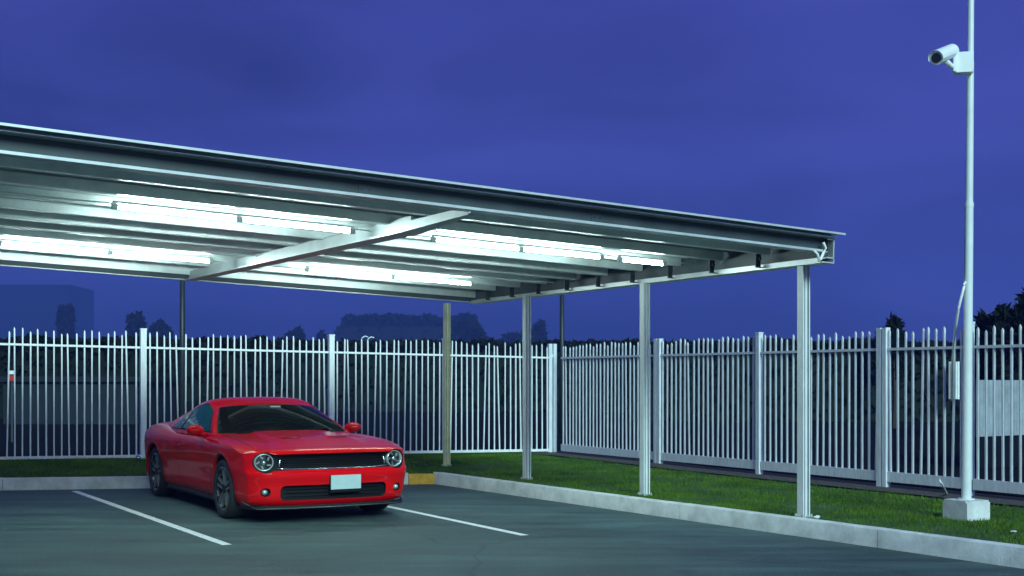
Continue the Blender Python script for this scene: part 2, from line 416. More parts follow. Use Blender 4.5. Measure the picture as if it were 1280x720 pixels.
def on_line(P,d,px):
    # point on P+d*t seen at column px
    k=(px-CX)/FPX
    t=(k*P.y-P.x)/(d.x-k*d.y); return P+d*t
# back fence
FB=empty('picket_fence',(FC.x,FC.y,.2)); tag(FB,'long bright white picket fence across the lawn behind the red car','fence')
FB.location=(0,0,0)
bw=-fe
def zbB(p): t=(p-FC).dot(fe)/(F0-FC).length; return lerp(.268,.40,t)
def ztB(p): t=(p-FC).dot(fe)/(F0-FC).length; return lerp(2.43,2.545,t)
cols=[179,414,556,690]
posts=[on_line(FC,fe,c) for c in cols]
ends=[FC+fe*16.5, FC+fe*13.6]+posts
hooksets={3:(4,5,24)}
for i in range(len(ends)-1):
    A,B=ends[i],ends[i+1]; d=(B-A).normalized(); q=.055
    if i==3: q=.055
    picket_panel(A+d*q,B-d*q,(zbB(A),zbB(B)),(ztB(A),ztB(B)),FB,M['fence_white'],None,hooks=hooksets.get(i,()))
rzB=math.atan2(-fe.y,-fe.x)
for i,p in enumerate(ends):
    last=i==len(ends)-1
    fence_post(p,lawn_z(p.x,p.y)-.15,ztB(p)+(.06 if not last else .04),.10 if i in (2,3) else .085,FB,M['fence_white'] if not last else M['fence_grey'],double=last,rz=rzB)
# bolt at the foot of the left post
bm=bmesh.new(); pb=on_line(FC,fe,173); 
bmesh.ops.create_uvsphere(bm,u_segments=16,v_segments=10,radius=.055,matrix=Matrix.Translation((pb.x+.02,pb.y-.09,.335)))
obj('ball_latch',bm,M['chrome'],FB,smooth=True)
bm=bmesh.new(); tube(bm,[(pb.x+.02,pb.y-.09,.335),(pb.x+.06,pb.y+.0,.37)],.016,8); obj('latch_arm',bm,M['fence_white'],FB)
# side fence
FS=empty('picket_fence',(0,0,0)); tag(FS,'pale grey picket fence with deep bottom rail running down the right side','fence')
def zbS(p): t=(p-FC).dot(fd)/(F1-FC).length; return lerp(.36,.37,t)
def ztS(p): t=(p-FC).dot(fd)/(F1-FC).length; return lerp(2.42,2.34,t)
scol=[700,823,949,1104]
sp=[on_line(FC,fd,c) for c in scol]
gapL=(sp[3]-sp[2]).length
sp+= [on_line(FC,fd,1212)]; 
for k in range(1,4): sp.append(sp[4]+fd*2.7*k)
for i in range(len(sp)-1):
    A,B=sp[i],sp[i+1]
    picket_panel(A+fd*.07,B-fd*.07,(zbS(A),zbS(B)),(ztS(A),ztS(B)),FS,M['fence_grey'],None,deep=True,pick_w=.025,pitch=.13)
rzS=math.atan2(fd.y,fd.x)
for i,p in enumerate(sp):
    if i==0: continue
    fence_post(p,lawn_z(p.x,p.y)-.15,ztS(p)+.05,.085,FS,M['fence_grey'],double=i in (1,3),rz=rzS)

# ------------------------------------------------------------------ carport
A0=at(1030,323,12.75); B0=at(592,376,20.3)
ang=math.radians(28.6)
U=Vector((-math.cos(ang),-math.sin(ang),.037))       # away to the left, rising a little
Vv=(B0-A0); LV=Vv.length; Vn=Vv.normalized()
ULEN=13.5
Nn=Vn.cross(U).normalized()
if Nn.z<0: Nn=-Nn
CP=empty('carport',(A0.x,A0.y,GZ)); tag(CP,'open steel carport with ribbed metal roof and slim white posts over the red car','carport')
CP.location=(0,0,0)
def rp(u,v,w=0): return A0+U*u+Vn*v+Nn*w
def rbox(bm,u0,u1,v0,v1,w0,w1):
    quadbox(bm,rp(u0,v0,w0),U*(u1-u0),Vn*(v1-v0),Nn*(w1-w0))
def fin(name,bm,m,par=CP,**k):
    bmesh.ops.recalc_face_normals(bm,faces=bm.faces); return obj(name,bm,m,par,**k)
HT=.235
# roof sheets: folded along u, so seams run the long way as in the photo; two bays carry painted shade, away from the tube lights
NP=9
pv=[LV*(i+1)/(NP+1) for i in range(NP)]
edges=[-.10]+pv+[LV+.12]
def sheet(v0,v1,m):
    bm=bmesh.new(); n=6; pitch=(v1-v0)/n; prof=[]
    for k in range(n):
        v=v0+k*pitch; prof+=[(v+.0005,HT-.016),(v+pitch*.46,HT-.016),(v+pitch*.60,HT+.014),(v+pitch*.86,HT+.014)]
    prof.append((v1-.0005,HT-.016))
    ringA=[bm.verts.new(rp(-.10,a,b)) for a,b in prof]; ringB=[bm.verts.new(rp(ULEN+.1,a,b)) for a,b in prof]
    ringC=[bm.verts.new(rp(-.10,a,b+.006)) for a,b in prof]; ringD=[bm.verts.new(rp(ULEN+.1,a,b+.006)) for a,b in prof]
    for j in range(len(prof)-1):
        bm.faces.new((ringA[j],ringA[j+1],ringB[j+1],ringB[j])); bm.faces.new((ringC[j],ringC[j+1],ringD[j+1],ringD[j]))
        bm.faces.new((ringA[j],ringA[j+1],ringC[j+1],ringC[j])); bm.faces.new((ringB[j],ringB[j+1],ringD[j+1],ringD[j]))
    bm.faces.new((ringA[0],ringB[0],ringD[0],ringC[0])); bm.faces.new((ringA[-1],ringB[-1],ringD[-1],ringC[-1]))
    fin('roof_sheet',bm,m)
for k in range(NP+1): sheet(edges[k],edges[k+1],M['deck_shade'] if k in (1,5) else M['deck'])
# front edge flashing
bm=bmesh.new(); rbox(bm,-.14,ULEN+.12,-.16,.02,HT+.022,HT+.030); rbox(bm,-.14,ULEN+.12,-.165,-.158,HT+.010,HT+.030)
fin('flashing',bm,M['steel'])
# front fascia: dark web with pale lower flange
bm=bmesh.new(); rbox(bm,-.02,ULEN,.03,.042,.079,HT-.020); fin('fascia_board',bm,M['fascia'])
bm=bmesh.new(); rbox(bm,-.02,ULEN,-.03,.12,.064,.076); rbox(bm,.02,ULEN,-.03,-.022,.076,.088); fin('fascia_flange',bm,M['steel'])
# end beam (right side)
bm=bmesh.new(); rbox(bm,-.10,.06,-.05,LV+.03,-.052,-.040); rbox(bm,-.10,-.088,-.05,LV+.03,-.040,.0); rbox(bm,.050,.058,.0,LV,-.0405,.005); fin('side_beam',bm,M['steel'])
bm=bmesh.new(); rbox(bm,-.04,-.03,-.02,LV,-.040,HT-.018); fin('side_web',bm,M['fascia'])
# small end bracket of the front beam
bm=bmesh.new(); rbox(bm,-.095,-.080,-.05,.16,0,HT-.02); rbox(bm,-.095,.0,-.05,-.038,HT-.04,HT-.02); rbox(bm,-.095,.0,-.05,.16,-.0,.012); 
fin('end_bracket',bm,M['steel'])
bm=bmesh.new(); tube(bm,[rp(.06,-.045,.16),rp(.03,-.05,.10),rp(.05,-.055,.06),rp(.09,-.05,-.02),rp(.12,-.04,-.04)],.016,8); tube(bm,[rp(.18,-.045,.06),rp(.14,-.05,.03),rp(.11,-.05,-.03)],.013,8)
fin('corner_cable',bm,M['white_plastic'],smooth=True)
# back beam
bm=bmesh.new(); rbox(bm,-.05,ULEN,LV-.02,LV-.008,-.02,.05); fin('back_web',bm,M['fascia']); bm=bmesh.new(); rbox(bm,-.02,ULEN,LV-.025,LV-.012,.052,HT-.026); fin('back_sheet',bm,M['purlin']); bm=bmesh.new(); rbox(bm,-.05,ULEN,LV-.05,LV+.03,-.034,-.022); fin('back_beam',bm,M['steel'])
# left end beam (outside the photograph, carries the far end)
bm=bmesh.new(); rbox(bm,ULEN-.04,ULEN-.03,.03,LV-.03,-.04,HT-.02); rbox(bm,ULEN-.1,ULEN,.0,LV,-.055,-.043); fin('side_beam',bm,M['steel'])
# purlins and their cleats
NP=9
pv=[LV*(i+1)/(NP+1) for i in range(NP)]
for v in pv:
    bm=bmesh.new()
    rbox(bm,.02,ULEN-.05,v,v+.006,.125,HT-.024); rbox(bm,.02,ULEN-.05,v,v+.085,.118,.124)
    rbox(bm,.02,ULEN-.05,v+.007,v+.085,HT-.019,HT-.024)
    pu=fin('purlin',bm,M['purlin'])
    bm=bmesh.new(); rbox(bm,.08,.15,v+.090,v+.098,-.030,.13); rbox(bm,.06,.15,v+.04,v+.10,-.036,-.030)
    tube(bm,[rp(.14,v+.02,.06),rp(.14,v+.045,.06)],.018,6)
    fin('cleat',bm,M['darkpole'])
# cross rafter (tapered web with wide pale flange)
def uv_on_roof(px,py,w=0):
    d=Vector(((px-CX)/FPX,1,(HY-py)/FPX)); o=Vector((0,0,CZ)); p0=rp(0,0,w)
    t=(p0-o).dot(Nn)/d.dot(Nn); q=o+d*t-A0
    G=Matrix(((U.dot(U),U.dot(Vn)),(U.dot(Vn),1))); s=G.inverted()@Vector((q.dot(U),q.dot(Vn)))
    return s.x,s.y
ra=uv_on_roof(608,268); rb=uv_on_roof(245,345)
print('rafter uv',ra,rb,'LV',LV)
bm=bmesh.new()
pa=rp(ra[0],.06,0); pb_=rp(rb[0],LV-.05,0); dr=(pb_-pa)
side=Nn.cross(dr.normalized()).normalized()
wA,wB=.115,.085; dA,dB=.06,.03
def raf(bm,p,q,w0,w1,lo0,lo1,hi):
    vs=[]
    for P_,w,lo in ((p,w0,lo0),(q,w1,lo1)):
        vs.append([bm.verts.new(P_+side*s*w+Nn*z) for s,z in ((-1,lo),(1,lo),(1,hi),(-1,hi))])
    a,b=vs
    for j in range(4): bm.faces.new((a[j],a[(j+1)%4],b[(j+1)%4],b[j]))
    bm.faces.new(a[::-1]); bm.faces.new(b)
pa=pa+Nn*.06; pk=pa.lerp(pb_,.14); raf(bm,pa,pk,.006,.006,-.012,-dA-.0,.055); raf(bm,pk,pb_,.006,.006,-dA,-dB,.100)
fin('rafter',bm,M['steel'])
bm=bmesh.new(); 
vs=[]
for Q_,w in ((pa-Nn*.014,.03),(pk-Nn*dA,.10),(pb_-Nn*dB,wB)):
    vs.append([bm.verts.new(Q_+side*s*w+Nn*z) for s,z in ((-1,-.012),(1,-.012),(1,0),(-1,0))])
for A_,B_ in zip(vs,vs[1:]):
    for j in range(4): bm.faces.new((A_[j],A_[(j+1)%4],B_[(j+1)%4],B_[j]))
bm.faces.new(vs[0][::-1]); bm.faces.new(vs[-1])
fin('rafter_flange',bm,M['steel'])
# posts: square section with an open channel groove on the side
def post(x,y,z0,z1,m,w=.098,par=CP):
    bm=bmesh.new(); rz=-ang*0+math.atan2(Vn.y,Vn.x)
    box(bm,(x,y,(z0+z1)/2),(w*.86,w*.30,z1-z0),rz)
    R=Matrix.Rotation(rz,2)
    for s in (-1,1):
        c=R@Vector((0,s*w*.42)); 
        # flanges of the H section
        R3=Matrix.Rotation(rz,2); 
        box(bm,(x+c.x,y+c.y,(z0+z1)/2+.0005*s),(w,w*.14,z1-z0-.001),rz)
    p=fin('post',bm,m,par)
    bm=bmesh.new(); box(bm,(x,y,z0+.006),(w*1.5,w*1.5,.012),rz); 
    for sx in (-1,1):
        for sy in (-1,1):
            c=R@Vector((sx*w*.6,sy*w*.6)); tube(bm,[(x+c.x,y+c.y,z0+.012),(x+c.x,y+c.y,z0+.035)],.010,6)
    f=fin('base_plate',bm,M['steel'],p)
    return p
def under(x,y):   # underside height of the side beam above a plan point
    d=Vector((x,y))-Vector((A0.x,A0.y)); t=d.dot(Vector((Vn.x,Vn.y)).normalized())/Vector((Vn.x,Vn.y)).length
    return (A0+Vn*t).z-.052
for px,py,m in ((1004.5,645,'pole'),(806,618,'pole'),(658.5,598.5,'pole')):
    g_=onz(px,py,GZ+.01); 
    # keep post under the side beam line
    post(g_.x,g_.y,GZ-.0,under(g_.x,g_.y)+.012,M[m])
g_=at(558.5,578.5,20.75); post(g_.x,g_.y,lawn_z(g_.x,g_.y),rp(.28,LV).z-.02,M['post_y'])
for v in (.1,LV-.1):
    q=rp(ULEN-.05,v,0); post(q.x,q.y,0,q.z-.05,M['pole'])

# tube lights
def light(u0,u1,v,label,ntube=2,w=.055):
    t=empty('tube_light',rp((u0+u1)/2,v,w)); tag(t,label,'ceiling light','tube lights under the carport roof')
    inv=Matrix.Translation(t.location).inverted()
    def f2(name,bm,m):
        bmesh.ops.recalc_face_normals(bm,faces=bm.faces); bm.transform(inv); return obj(name,bm,m,t,smooth=name=='tube')
    bm=bmesh.new(); rbox(bm,u0,u1,v-.014,v+.014,w+.040,w+.062); f2('housing',bm,M['housing'])
    n=max(1,round((u1-u0)/1.25)); L=(u1-u0)/n
    for i in range(n):
        a=u0+i*L
        bm=bmesh.new(); tube(bm,[rp(a+.05,v,w),rp(a+L-.05,v,w)],.014,10); f2('tube',bm,M['tube'])
    bm=bmesh.new()
    for i in range(n+1):
        a=u0+i*L; a=min(max(a,u0+.02),u1-.02); rbox(bm,a-.03,a+.03,v-.018,v+.018,w-.018,w+.034)
        f2('lamp_holder',bm,M['steel']); bm=bmesh.new()
    bm.free()
def span(p,q,w=.10):
    a=uv_on_roof(*p,w); b=uv_on_roof(*q,w); return a,b
for p,q,lab in (((455,281),(150,246),'long tube light in the left bay nearer the front of the carport'),
                ((765,316),(545,294),'tube light in the right bay nearer the front of the carport'),
                ((840,325),(780,319),'short tube light nearest the carport corner post'),
                ((270,322),(0,297),'long tube light in the left bay nearer the back of the carport'),
                ((598,351),(385,333),'tube light in the right bay nearer the back of the carport')):
    (ua,va),(ub,vb)=span(p,q); print('light',ua,ub,va,vb)
    vm=(va+vb)/2
    # sit midway between purlins
    cand=[(a+b)/2 for a,b in zip([0]+pv,pv+[LV])]; vm=min(cand,key=lambda c:abs(c-vm))
    light(min(ua,ub),max(ua,ub),vm,lab)
# conduit sagging from lamp to lamp, splice plates on the front board
for v,u1 in ((cand[2],ULEN-.3),(cand[6],ULEN-.3)):
    bm=bmesh.new(); pts=[]
    n=48
    for i in range(n+1):
        u=lerp(.12,u1,i/n); pts.append(rp(u,v+.05,.112-.022*abs(math.sin(u*1.9))))
    tube(bm,pts,.008,6); fin('conduit',bm,M['white_plastic'],smooth=True)
for u in (2.85,5.2,8.2,11.2):
    bm=bmesh.new(); rbox(bm,u-.06,u+.06,.022,.029,.09,HT-.04)
    sp_=fin('splice_plate',bm,M['fascia'])
    for du in (-.035,.035):
        bm=bmesh.new(); tube(bm,[rp(u+du,.0215,.14),rp(u+du,.014,.14)],.008,6); fin('bolt',bm,M['darkpole'],sp_)
for k,v in enumerate(pv):
    pass

# ------------------------------------------------------------------ car
def build_car():
    root=empty('car',(0,0,0)); tag(root,'glossy red two-door coupe parked under the carport with pale plate and round headlights','car')
    HL=2.44; TL=-2.56
    ZC=[(-2.56,.93),(-2.50,1.02),(-2.35,1.06),(-1.9,1.065),(-1.4,1.04),(-.6,1.0),(.6,1.0),(.95,.995),(1.5,.955),(2.0,.92),(2.25,.888),(2.38,.855),(2.44,.80)]
    ZB=[(-2.56,.34),(-2.3,.24),(-1.9,.19),(1.8,.18),(2.2,.19),(2.44,.21)]
    WX=[(-2.56,.90),(-2.2,.955),(-1.6,.975),(-1.1,.955),(0,.925),(.9,.93),(1.5,.965),(2.0,.95),(2.3,.935),(2.44,.92)]
    WZ=[(.18,.90),(.26,.955),(.36,.975),(.50,.985),(.64,1.0),(.76,1.002),(.84,1.0),(.885,.992),(.96,.945),(1.02,.89),(1.08,.855)]
    FX=[(.18,-.10),(.24,-.03),(.30,.0),(.46,.022),(.57,.045),(.600,.040),(.622,.0),(.72,-.02),(.80,-.005),(.812,.020),(.85,.010),(.88,-.03),(.95,-.05)]
    RX=[(.3,.08),(.45,.0),(.65,-.01),(.78,.0),(.95,.0),(1.03,-.04),(1.06,0)]
    def bodyP(x,b,t,off=0):
        zc=sinterp(x,ZC); ab=abs(b)
        crown=.026*ab**2.2+.042*ab**14
        haunch=.030*math.exp(-((x+1.55)/.55)**2)*ss(.5,.9,ab)+.025*math.exp(-((x-1.5)/.5)**2)*ss(.55,.9,ab)
        scoop=.034*ss(.62,.52,ab*1.0)*ss(.75,1.0,x)*ss(2.25,1.7,x)
        zt=zc-crown+haunch+scoop*(ss(.52,.48,ab) if True else 1)
        zb=sinterp(x,ZB); z=zb+(zt-zb)*t
        y=b*sinterp(x,WX)*sinterp(z,WZ)
        # side feature line scoop
        if ab>.999: pass
        fx=ss(1.75,2.44,x); rx=ss(-1.9,-2.56,x)
        xx=x+fx*(sinterp(z,FX)-.10*ab**2.2-.13*ab**12)+rx*(sinterp(z,RX)*-1+.07*ab**2+.12*ab**9)
        return Vector((xx,y,z+off))
    xs=[]; 
    def lin(a,b,n): return [a+(b-a)*i/n for i in range(n)]
    xs=lin(-2.56,-2.40,8)+lin(-2.40,2.2,70)+lin(2.2,2.44,14)+[2.44]
    bs=[]; 
    half=[0,.1,.2,.3,.4,.46,.48,.5,.52,.58,.66,.74,.82,.88,.93,.96,.98,.992,1.0]
    bs=[-h for h in half[:0:-1]]+half
    ts=lin(0,.9,26)+lin(.9,1,8)+[1.0]
    bm=bmesh.new(); cache={}
    def vt(i,j,k):
        key=(i,j,k)
        if key not in cache: cache[key]=bm.verts.new(bodyP(xs[i],bs[j],ts[k]))
        return cache[key]
    nx,nb_,nt_=len(xs)-1,len(bs)-1,len(ts)-1
    for i in range(nx):
        for j in range(nb_):
            bm.faces.new((vt(i,j,nt_),vt(i+1,j,nt_),vt(i+1,j+1,nt_),vt(i,j+1,nt_)))
            bm.faces.new((vt(i,j,0),vt(i,j+1,0),vt(i+1,j+1,0),vt(i+1,j,0)))
        for k in range(nt_):
            bm.faces.new((vt(i,0,k),vt(i+1,0,k),vt(i+1,0,k+1),vt(i,0,k+1)))
            bm.faces.new((vt(i,nb_,k),vt(i,nb_,k+1),vt(i+1,nb_,k+1),vt(i+1,nb_,k)))
    for j in range(nb_):
        for k in range(nt_):
            bm.faces.new((vt(0,j,k),vt(0,j,k+1),vt(0,j+1,k+1),vt(0,j+1,k)))
            bm.faces.new((vt(nx,j,k),vt(nx,j+1,k),vt(nx,j+1,k+1),vt(nx,j,k+1)))
    bmesh.ops.recalc_face_normals(bm,faces=bm.faces)
    body=obj('body',bm,M['paint'],root)
    # cutters
    def cyl(c,r,axis,depth,n=48):
        bmc=bmesh.new(); a=Vector(axis).normalized(); c=Vector(c); tube(bmc,[c-a*depth/2,c+a*depth/2],r,n); bmesh.ops.recalc_face_normals(bmc,faces=bmc.faces)
        return obj('cut',bmc,M['gap'])
    cuts=[]
    WR=.375; XF,XR=1.50,-1.56
    for x in (XF,XR):
        for s in (-1,1): cuts.append(cyl((x,s*.98,.36),.425,(0,1,0),.56))
    bmc=bmesh.new(); 
    # grille slot with rounded ends
    def slot(y0,y1,z0,z1,xa,xb,r):
        b2=bmesh.new(); pts=[]
        for (cy,cz,a0) in ((y1-r,z1-r,0),(y0+r,z1-r,90),(y0+r,z0+r,180),(y1-r,z0+r,270)):
            for q in range(7):
                a=math.radians(a0+q*15); pts.append((cy+r*math.cos(a),cz+r*math.sin(a)))
        f=[b2.verts.new((xa,y,z)) for y,z in pts]; g_=[b2.verts.new((xb,y,z)) for y,z in pts]
        b2.faces.new(f); b2.faces.new(g_[::-1])
        for q in range(len(pts)): b2.faces.new((f[q],f[(q+1)%len(pts)],g_[(q+1)%len(pts)],g_[q]))
        bmesh.ops.recalc_face_normals(b2,faces=b2.faces); return b2
    cuts.append(obj('cut',slot(-.74,.74,.622,.808,2.18,2.7,.05),M['gap']))
    cuts.append(obj('cut',slot(-.60,.60,.272,.448,2.22,2.7,.06),M['gap']))
    for s in (-1,1):
        cuts.append(cyl((2.40,s*.745,.715),.118,(1,0,0),.45))
        cuts.append(cyl((2.40,s*.745,.375),.050,(1,0,0),.40))
    def area(m_): return sum(p.area for p in m_.polygons)
    for ci,c in enumerate(cuts):
        a0=area(body.data); done=False
        for solver,tol,dz in (('EXACT',False,0),('EXACT',True,0),('EXACT',True,.0013),('FAST',False,.0007),('EXACT',False,-.0021)):
            c.location=(dz,dz*.7,dz*.4)
            md=body.modifiers.new('b','BOOLEAN'); md.operation='DIFFERENCE'; md.object=c; md.solver=solver
            if solver=='EXACT': md.use_hole_tolerant=tol; md.material_mode='TRANSFER'
            bpy.context.view_layer.update(); dg=bpy.context.evaluated_depsgraph_get(); dg.update()
            m_=bpy.data.meshes.new_from_object(body.evaluated_get(dg)); body.modifiers.clear()
            da=area(m_)-a0
            if abs(da)<1.1 and len(m_.polygons)>2000 and abs(da)>1e-4:
                body.data=m_; done=True; break
        print('cut',ci,done,solver,round(da,3))
    me=body.data
    me.polygons.foreach_set('use_smooth',[True]*len(me.polygons)); me.set_sharp_from_angle(angle=math.radians(32))
    for c in cuts: bpy.data.objects.remove(c)
    print('body faces',len(me.polygons),[m.name for m in me.materials])
    # wheel-arch lips
    for x in (XF,XR):
        for s in (-1,1):
            b2=bmesh.new(); prev=None
            for q in range(41):
                a=math.radians(-18+q*(216)/40); r0,r1=.418,.446
                yy=[]
                ring=[]
                for r in (r0,r1):
                    px_,pz=x+r*math.cos(a),.36+r*math.sin(a)
                    zb=sinterp(px_,ZB); yb=sinterp(px_,WX)*sinterp(max(pz,.2),WZ)
                    ring.append((px_,yb,pz))
                cur=[b2.verts.new((ring[0][0],s*(ring[0][1]-.02),ring[0][2])),b2.verts.new((ring[0][0],s*(ring[0][1]+.012),ring[0][2])),b2.verts.new((ring[1][0],s*(ring[1][1]+.002),ring[1][2]))]
                if prev:
                    for k in range(2): b2.faces.new((prev[k],prev[k+1],cur[k+1],cur[k]))
                prev=cur
            bmesh.ops.recalc_face_normals(b2,faces=b2.faces)
            if True: obj('arch_lip',b2,M['paint'],root,smooth=True)
            # liner
            b2=bmesh.new(); prof=[(.0,s*.60),(.415,s*.60),(.422,s*.60),(.422,s*.86)]
            lathe(b2,prof,32); bmesh.ops.translate(b2,verts=b2.verts,vec=(x,0,.36))
            for v in list(b2.verts):
                if v.co.z<.20: v.co.z=.20
            obj('wheel_arch_liner',b2,M['gap'],root)
    # cabin
    def cabP(a,b,t,off=0):
        A=(a+1)/2; tt=t
        xf=lerp(.98,.20,tt**.92)+.035*math.sin(PI*tt); xr=lerp(-1.86,-.86,tt**.9)-.04*math.sin(PI*tt)
        ab=abs(b)
        x=lerp(xr,xf,A)
        x+= -(ss(.55,1,A))*(.16*ab**2.2)+ (ss(.45,0,A))*.12*ab**2.2
        zr=sinterp(lerp(-.9,.25,A),[(-.9,1.365),(-.5,1.43),(-.2,1.445),(.05,1.425),(.25,1.375)])-.035*ab**2.5-.02*ab**10
        base=.955
        z=base+(zr-base)*tt
        w=sinterp(tt,[(0,.875),(.2,.845),(.5,.775),(.8,.69),(.93,.645),(1,.60)])
        w*= 1-.05*ss(.35,0,A)-.04*ss(.75,1.,A)
        y=b*w
        return Vector((x,y,z))
    def cab_n(a,b,t):
        e=.004
        if abs(b)>.999: d1=cabP(a+e,b,t)-cabP(a-e,b,t); d2=cabP(a,b,min(1,t+e))-cabP(a,b,t-e)
        elif abs(a)>.999: d1=cabP(a,b+e,t)-cabP(a,b-e,t); d2=cabP(a,b,min(1,t+e))-cabP(a,b,t-e)
        else: d1=cabP(a+e,b,t)-cabP(a-e,b,t); d2=cabP(a,b+e,t)-cabP(a,b-e,t)
        n=d1.cross(d2).normalized()
        c=cabP(a,b,t)-Vector((-.3,0,1.0))
        return n if n.dot(c)>0 else -n
    al=[-1+2*i/50 for i in range(51)]; bl=[-1,-.98,-.94,-.88,-.8]+[-.7+.1*i for i in range(15)]+[.8,.88,.94,.98,1]; tl=[i/20 for i in range(19)]+[.92,.95,.97,.985,1]
    tl=sorted(set(tl))
    bm=bmesh.new(); cache={}
    def vt(i,j,k):
        key=(i,j,k)
        if key not in cache: cache[key]=bm.verts.new(cabP(al[i],bl[j],tl[k]))
        return cache[key]
    na,nb2,nt2=len(al)-1,len(bl)-1,len(tl)-1
    for i in range(na):
        for j in range(nb2): bm.faces.new((vt(i,j,nt2),vt(i+1,j,nt2),vt(i+1,j+1,nt2),vt(i,j+1,nt2)))
        for k in range(nt2):
            bm.faces.new((vt(i,0,k),vt(i+1,0,k),vt(i+1,0,k+1),vt(i,0,k+1))); bm.faces.new((vt(i,nb2,k),vt(i,nb2,k+1),vt(i+1,nb2,k+1),vt(i+1,nb2,k)))
    for j in range(nb2):
        for k in range(nt2):
            bm.faces.new((vt(0,j,k),vt(0,j,k+1),vt(0,j+1,k+1),vt(0,j+1,k))); bm.faces.new((vt(na,j,k),vt(na,j+1,k),vt(na,j+1,k+1),vt(na,j,k+1)))
    bmesh.ops.recalc_face_normals(bm,faces=bm.faces)
    obj('roof',bm,M['paint'],root,angle=50)
    def patch(name,fn,nu,nv,m,off,par=root):
        bm=bmesh.new(); g_=[]
        for i in range(nu+1):
            row=[]
            for j in range(nv+1):
                a,b,t=fn(i/nu,j/nv); row.append(bm.verts.new(cabP(a,b,t)+cab_n(a,b,t)*off))
            g_.append(row)
        for i in range(nu):
            for j in range(nv): bm.faces.new((g_[i][j],g_[i+1][j],g_[i+1][j+1],g_[i][j+1]))
        bmesh.ops.recalc_face_normals(bm,faces=bm.faces)
        return obj(name,bm,m,par,smooth=True)
    def roundrect(u,v,k=.06):
        return u,v
    # windscreen with black surround
    def scr(mb,t0,t1):
        def f(u,v):
            vv=lerp(t0,t1,v); w=mb-.02*v
            return (1,(2*u-1)*w,vv)
        return f
    patch('windshield_trim',scr(.955,.08,.925),30,12,M['gap'],.004)
    ws=patch('windshield',scr(.935,.10,.905),30,12,M['glass'],.008)
    patch('rear_window',lambda u,v:(-1,(2*u-1)*.84,lerp(.15,.9,v)),20,10,M['glass'],.006)
    # side glass: arch shaped
    TOP=[(.0,.22),(.05,.42),(.15,.66),(.3,.83),(.5,.905),(.75,.91),(.93,.85),(1.0,.80)]
    for s in (-1,1):
        def sf(grow):
            def f(u,v):
                A=lerp(.245-grow*.5,.955+grow*.4,u); t0=.14-grow; t1=sinterp(u,TOP)+grow
                t1=max(t1,t0+.001)
                tt=lerp(t0,t1,v)
                # front edge follows the pillar
                return (2*A-1,s,tt)
            return f
        patch('window_trim',sf(.028),40,10,M['gap'],.004)
        patch('side_window',sf(0),40,10,M['sideglass'],.009)
        patch('window_divider',lambda u,v,s=s:(2*lerp(.44,.455,u)-1,s,lerp(.13,.90,v)),2,10,M['gap'],.013)
    # wipers
    for k,(y0,y1) in enumerate(((-.62,-.05),(.05,.58))):
        bm=bmesh.new()
        q0=cabP(1,y0/.86,.07)+Vector((.02,0,.012)); q1=cabP(1,y1/.86,.16)+Vector((.02,0,.012))
        tube(bm,[q0,q0.lerp(q1,.5)+Vector((.0,0,.008)),q1],.009,6); obj('wiper',bm,M['black'],root)
    # inside mirror seen through the screen
    q=cabP(1,.07,.84)+cab_n(1,.07,.84)*.012
    bm=bmesh.new(); bmesh.ops.create_cube(bm,size=1,matrix=Matrix.Translation(q)@Matrix.Rotation(math.radians(-35),4,'Y')@Matrix.Diagonal((.004,.13,.028,1))); bmesh.ops.bevel(bm,geom=bm.edges[:],offset=.001,segments=1)
    obj('interior_mirror',bm,M['plate'],root)
    # door cut lines + handle, on the body side
    def sideline(pts,s,w=.007,name='door_gap',m='gap',proud=.003):
        bm=bmesh.new(); P_=[]
        for (a,b),(c,d) in zip(pts,pts[1:]):
            for q in range(8): P_.append((lerp(a,c,q/8),lerp(b,d,q/8)))
        P_.append(pts[-1]); prev=None
        def sy(x,z):
            zc=sinterp(x,ZC); return sinterp(x,WX)*sinterp(z,WZ)
        for i,(x,z) in enumerate(P_):
            nx_,nz_=P_[min(i+1,len(P_)-1)],P_[max(i-1,0)]
            dx,dz=nx_[0]-nz_[0],nx_[1]-nz_[1]; L=math.hypot(dx,dz); ox,oz=-dz/L*w/2,dx/L*w/2
            cur=[bm.verts.new((x+ox*k,s*(sy(x+ox*k,z+oz*k)+proud),z+oz*k)) for k in (-1,1)]
            if prev: bm.faces.new((prev[0],prev[1],cur[1],cur[0]))
            prev=cur
        bmesh.ops.recalc_face_normals(bm,faces=bm.faces)
        return obj(name,bm,M[m],root)
    for s in (-1,1):
        sideline([(.98,.93),(.97,.6),(.93,.34),(.86,.27),(-.30,.27),(-.46,.36),(-.50,.6),(-.42,.93)],s)
        sideline([(1.04,.74),(.4,.735),(-.5,.74),(-1.05,.745)],s,.012,'side_crease','paint',.006)
        bm=bmesh.new()
        yb=sinterp(-.25,WX)*sinterp(.80,WZ)
        tube(bm,[(-.34,s*(yb+.004),.805),(-.32,s*(yb+.03),.808),(-.18,s*(yb+.03),.812),(-.16,s*(yb+.004),.812)],.012,8)
        obj('door_handle',bm,M['paint'],root,smooth=True)
        # skirt
        bm=bmesh.new(); prev=None
        for i in range(25):
            x=lerp(-1.08,1.04,i/24); y=sinterp(x,WX)*.93
            cur=[bm.verts.new((x,s*(y+a),z)) for a,z in ((-.10,.15),(.018,.16),(.024,.20),(.0,.235))]
            if prev:
                for k in range(3): bm.faces.new((prev[k],prev[k+1],cur[k+1],cur[k]))
            prev=cur
        bmesh.ops.recalc_face_normals(bm,faces=bm.faces); obj('side_skirt',bm,M['gap'],root,smooth=True)
        # mirrors
        bm=bmesh.new()
        bmesh.ops.create_uvsphere(bm,u_segments=20,v_segments=12,radius=1)
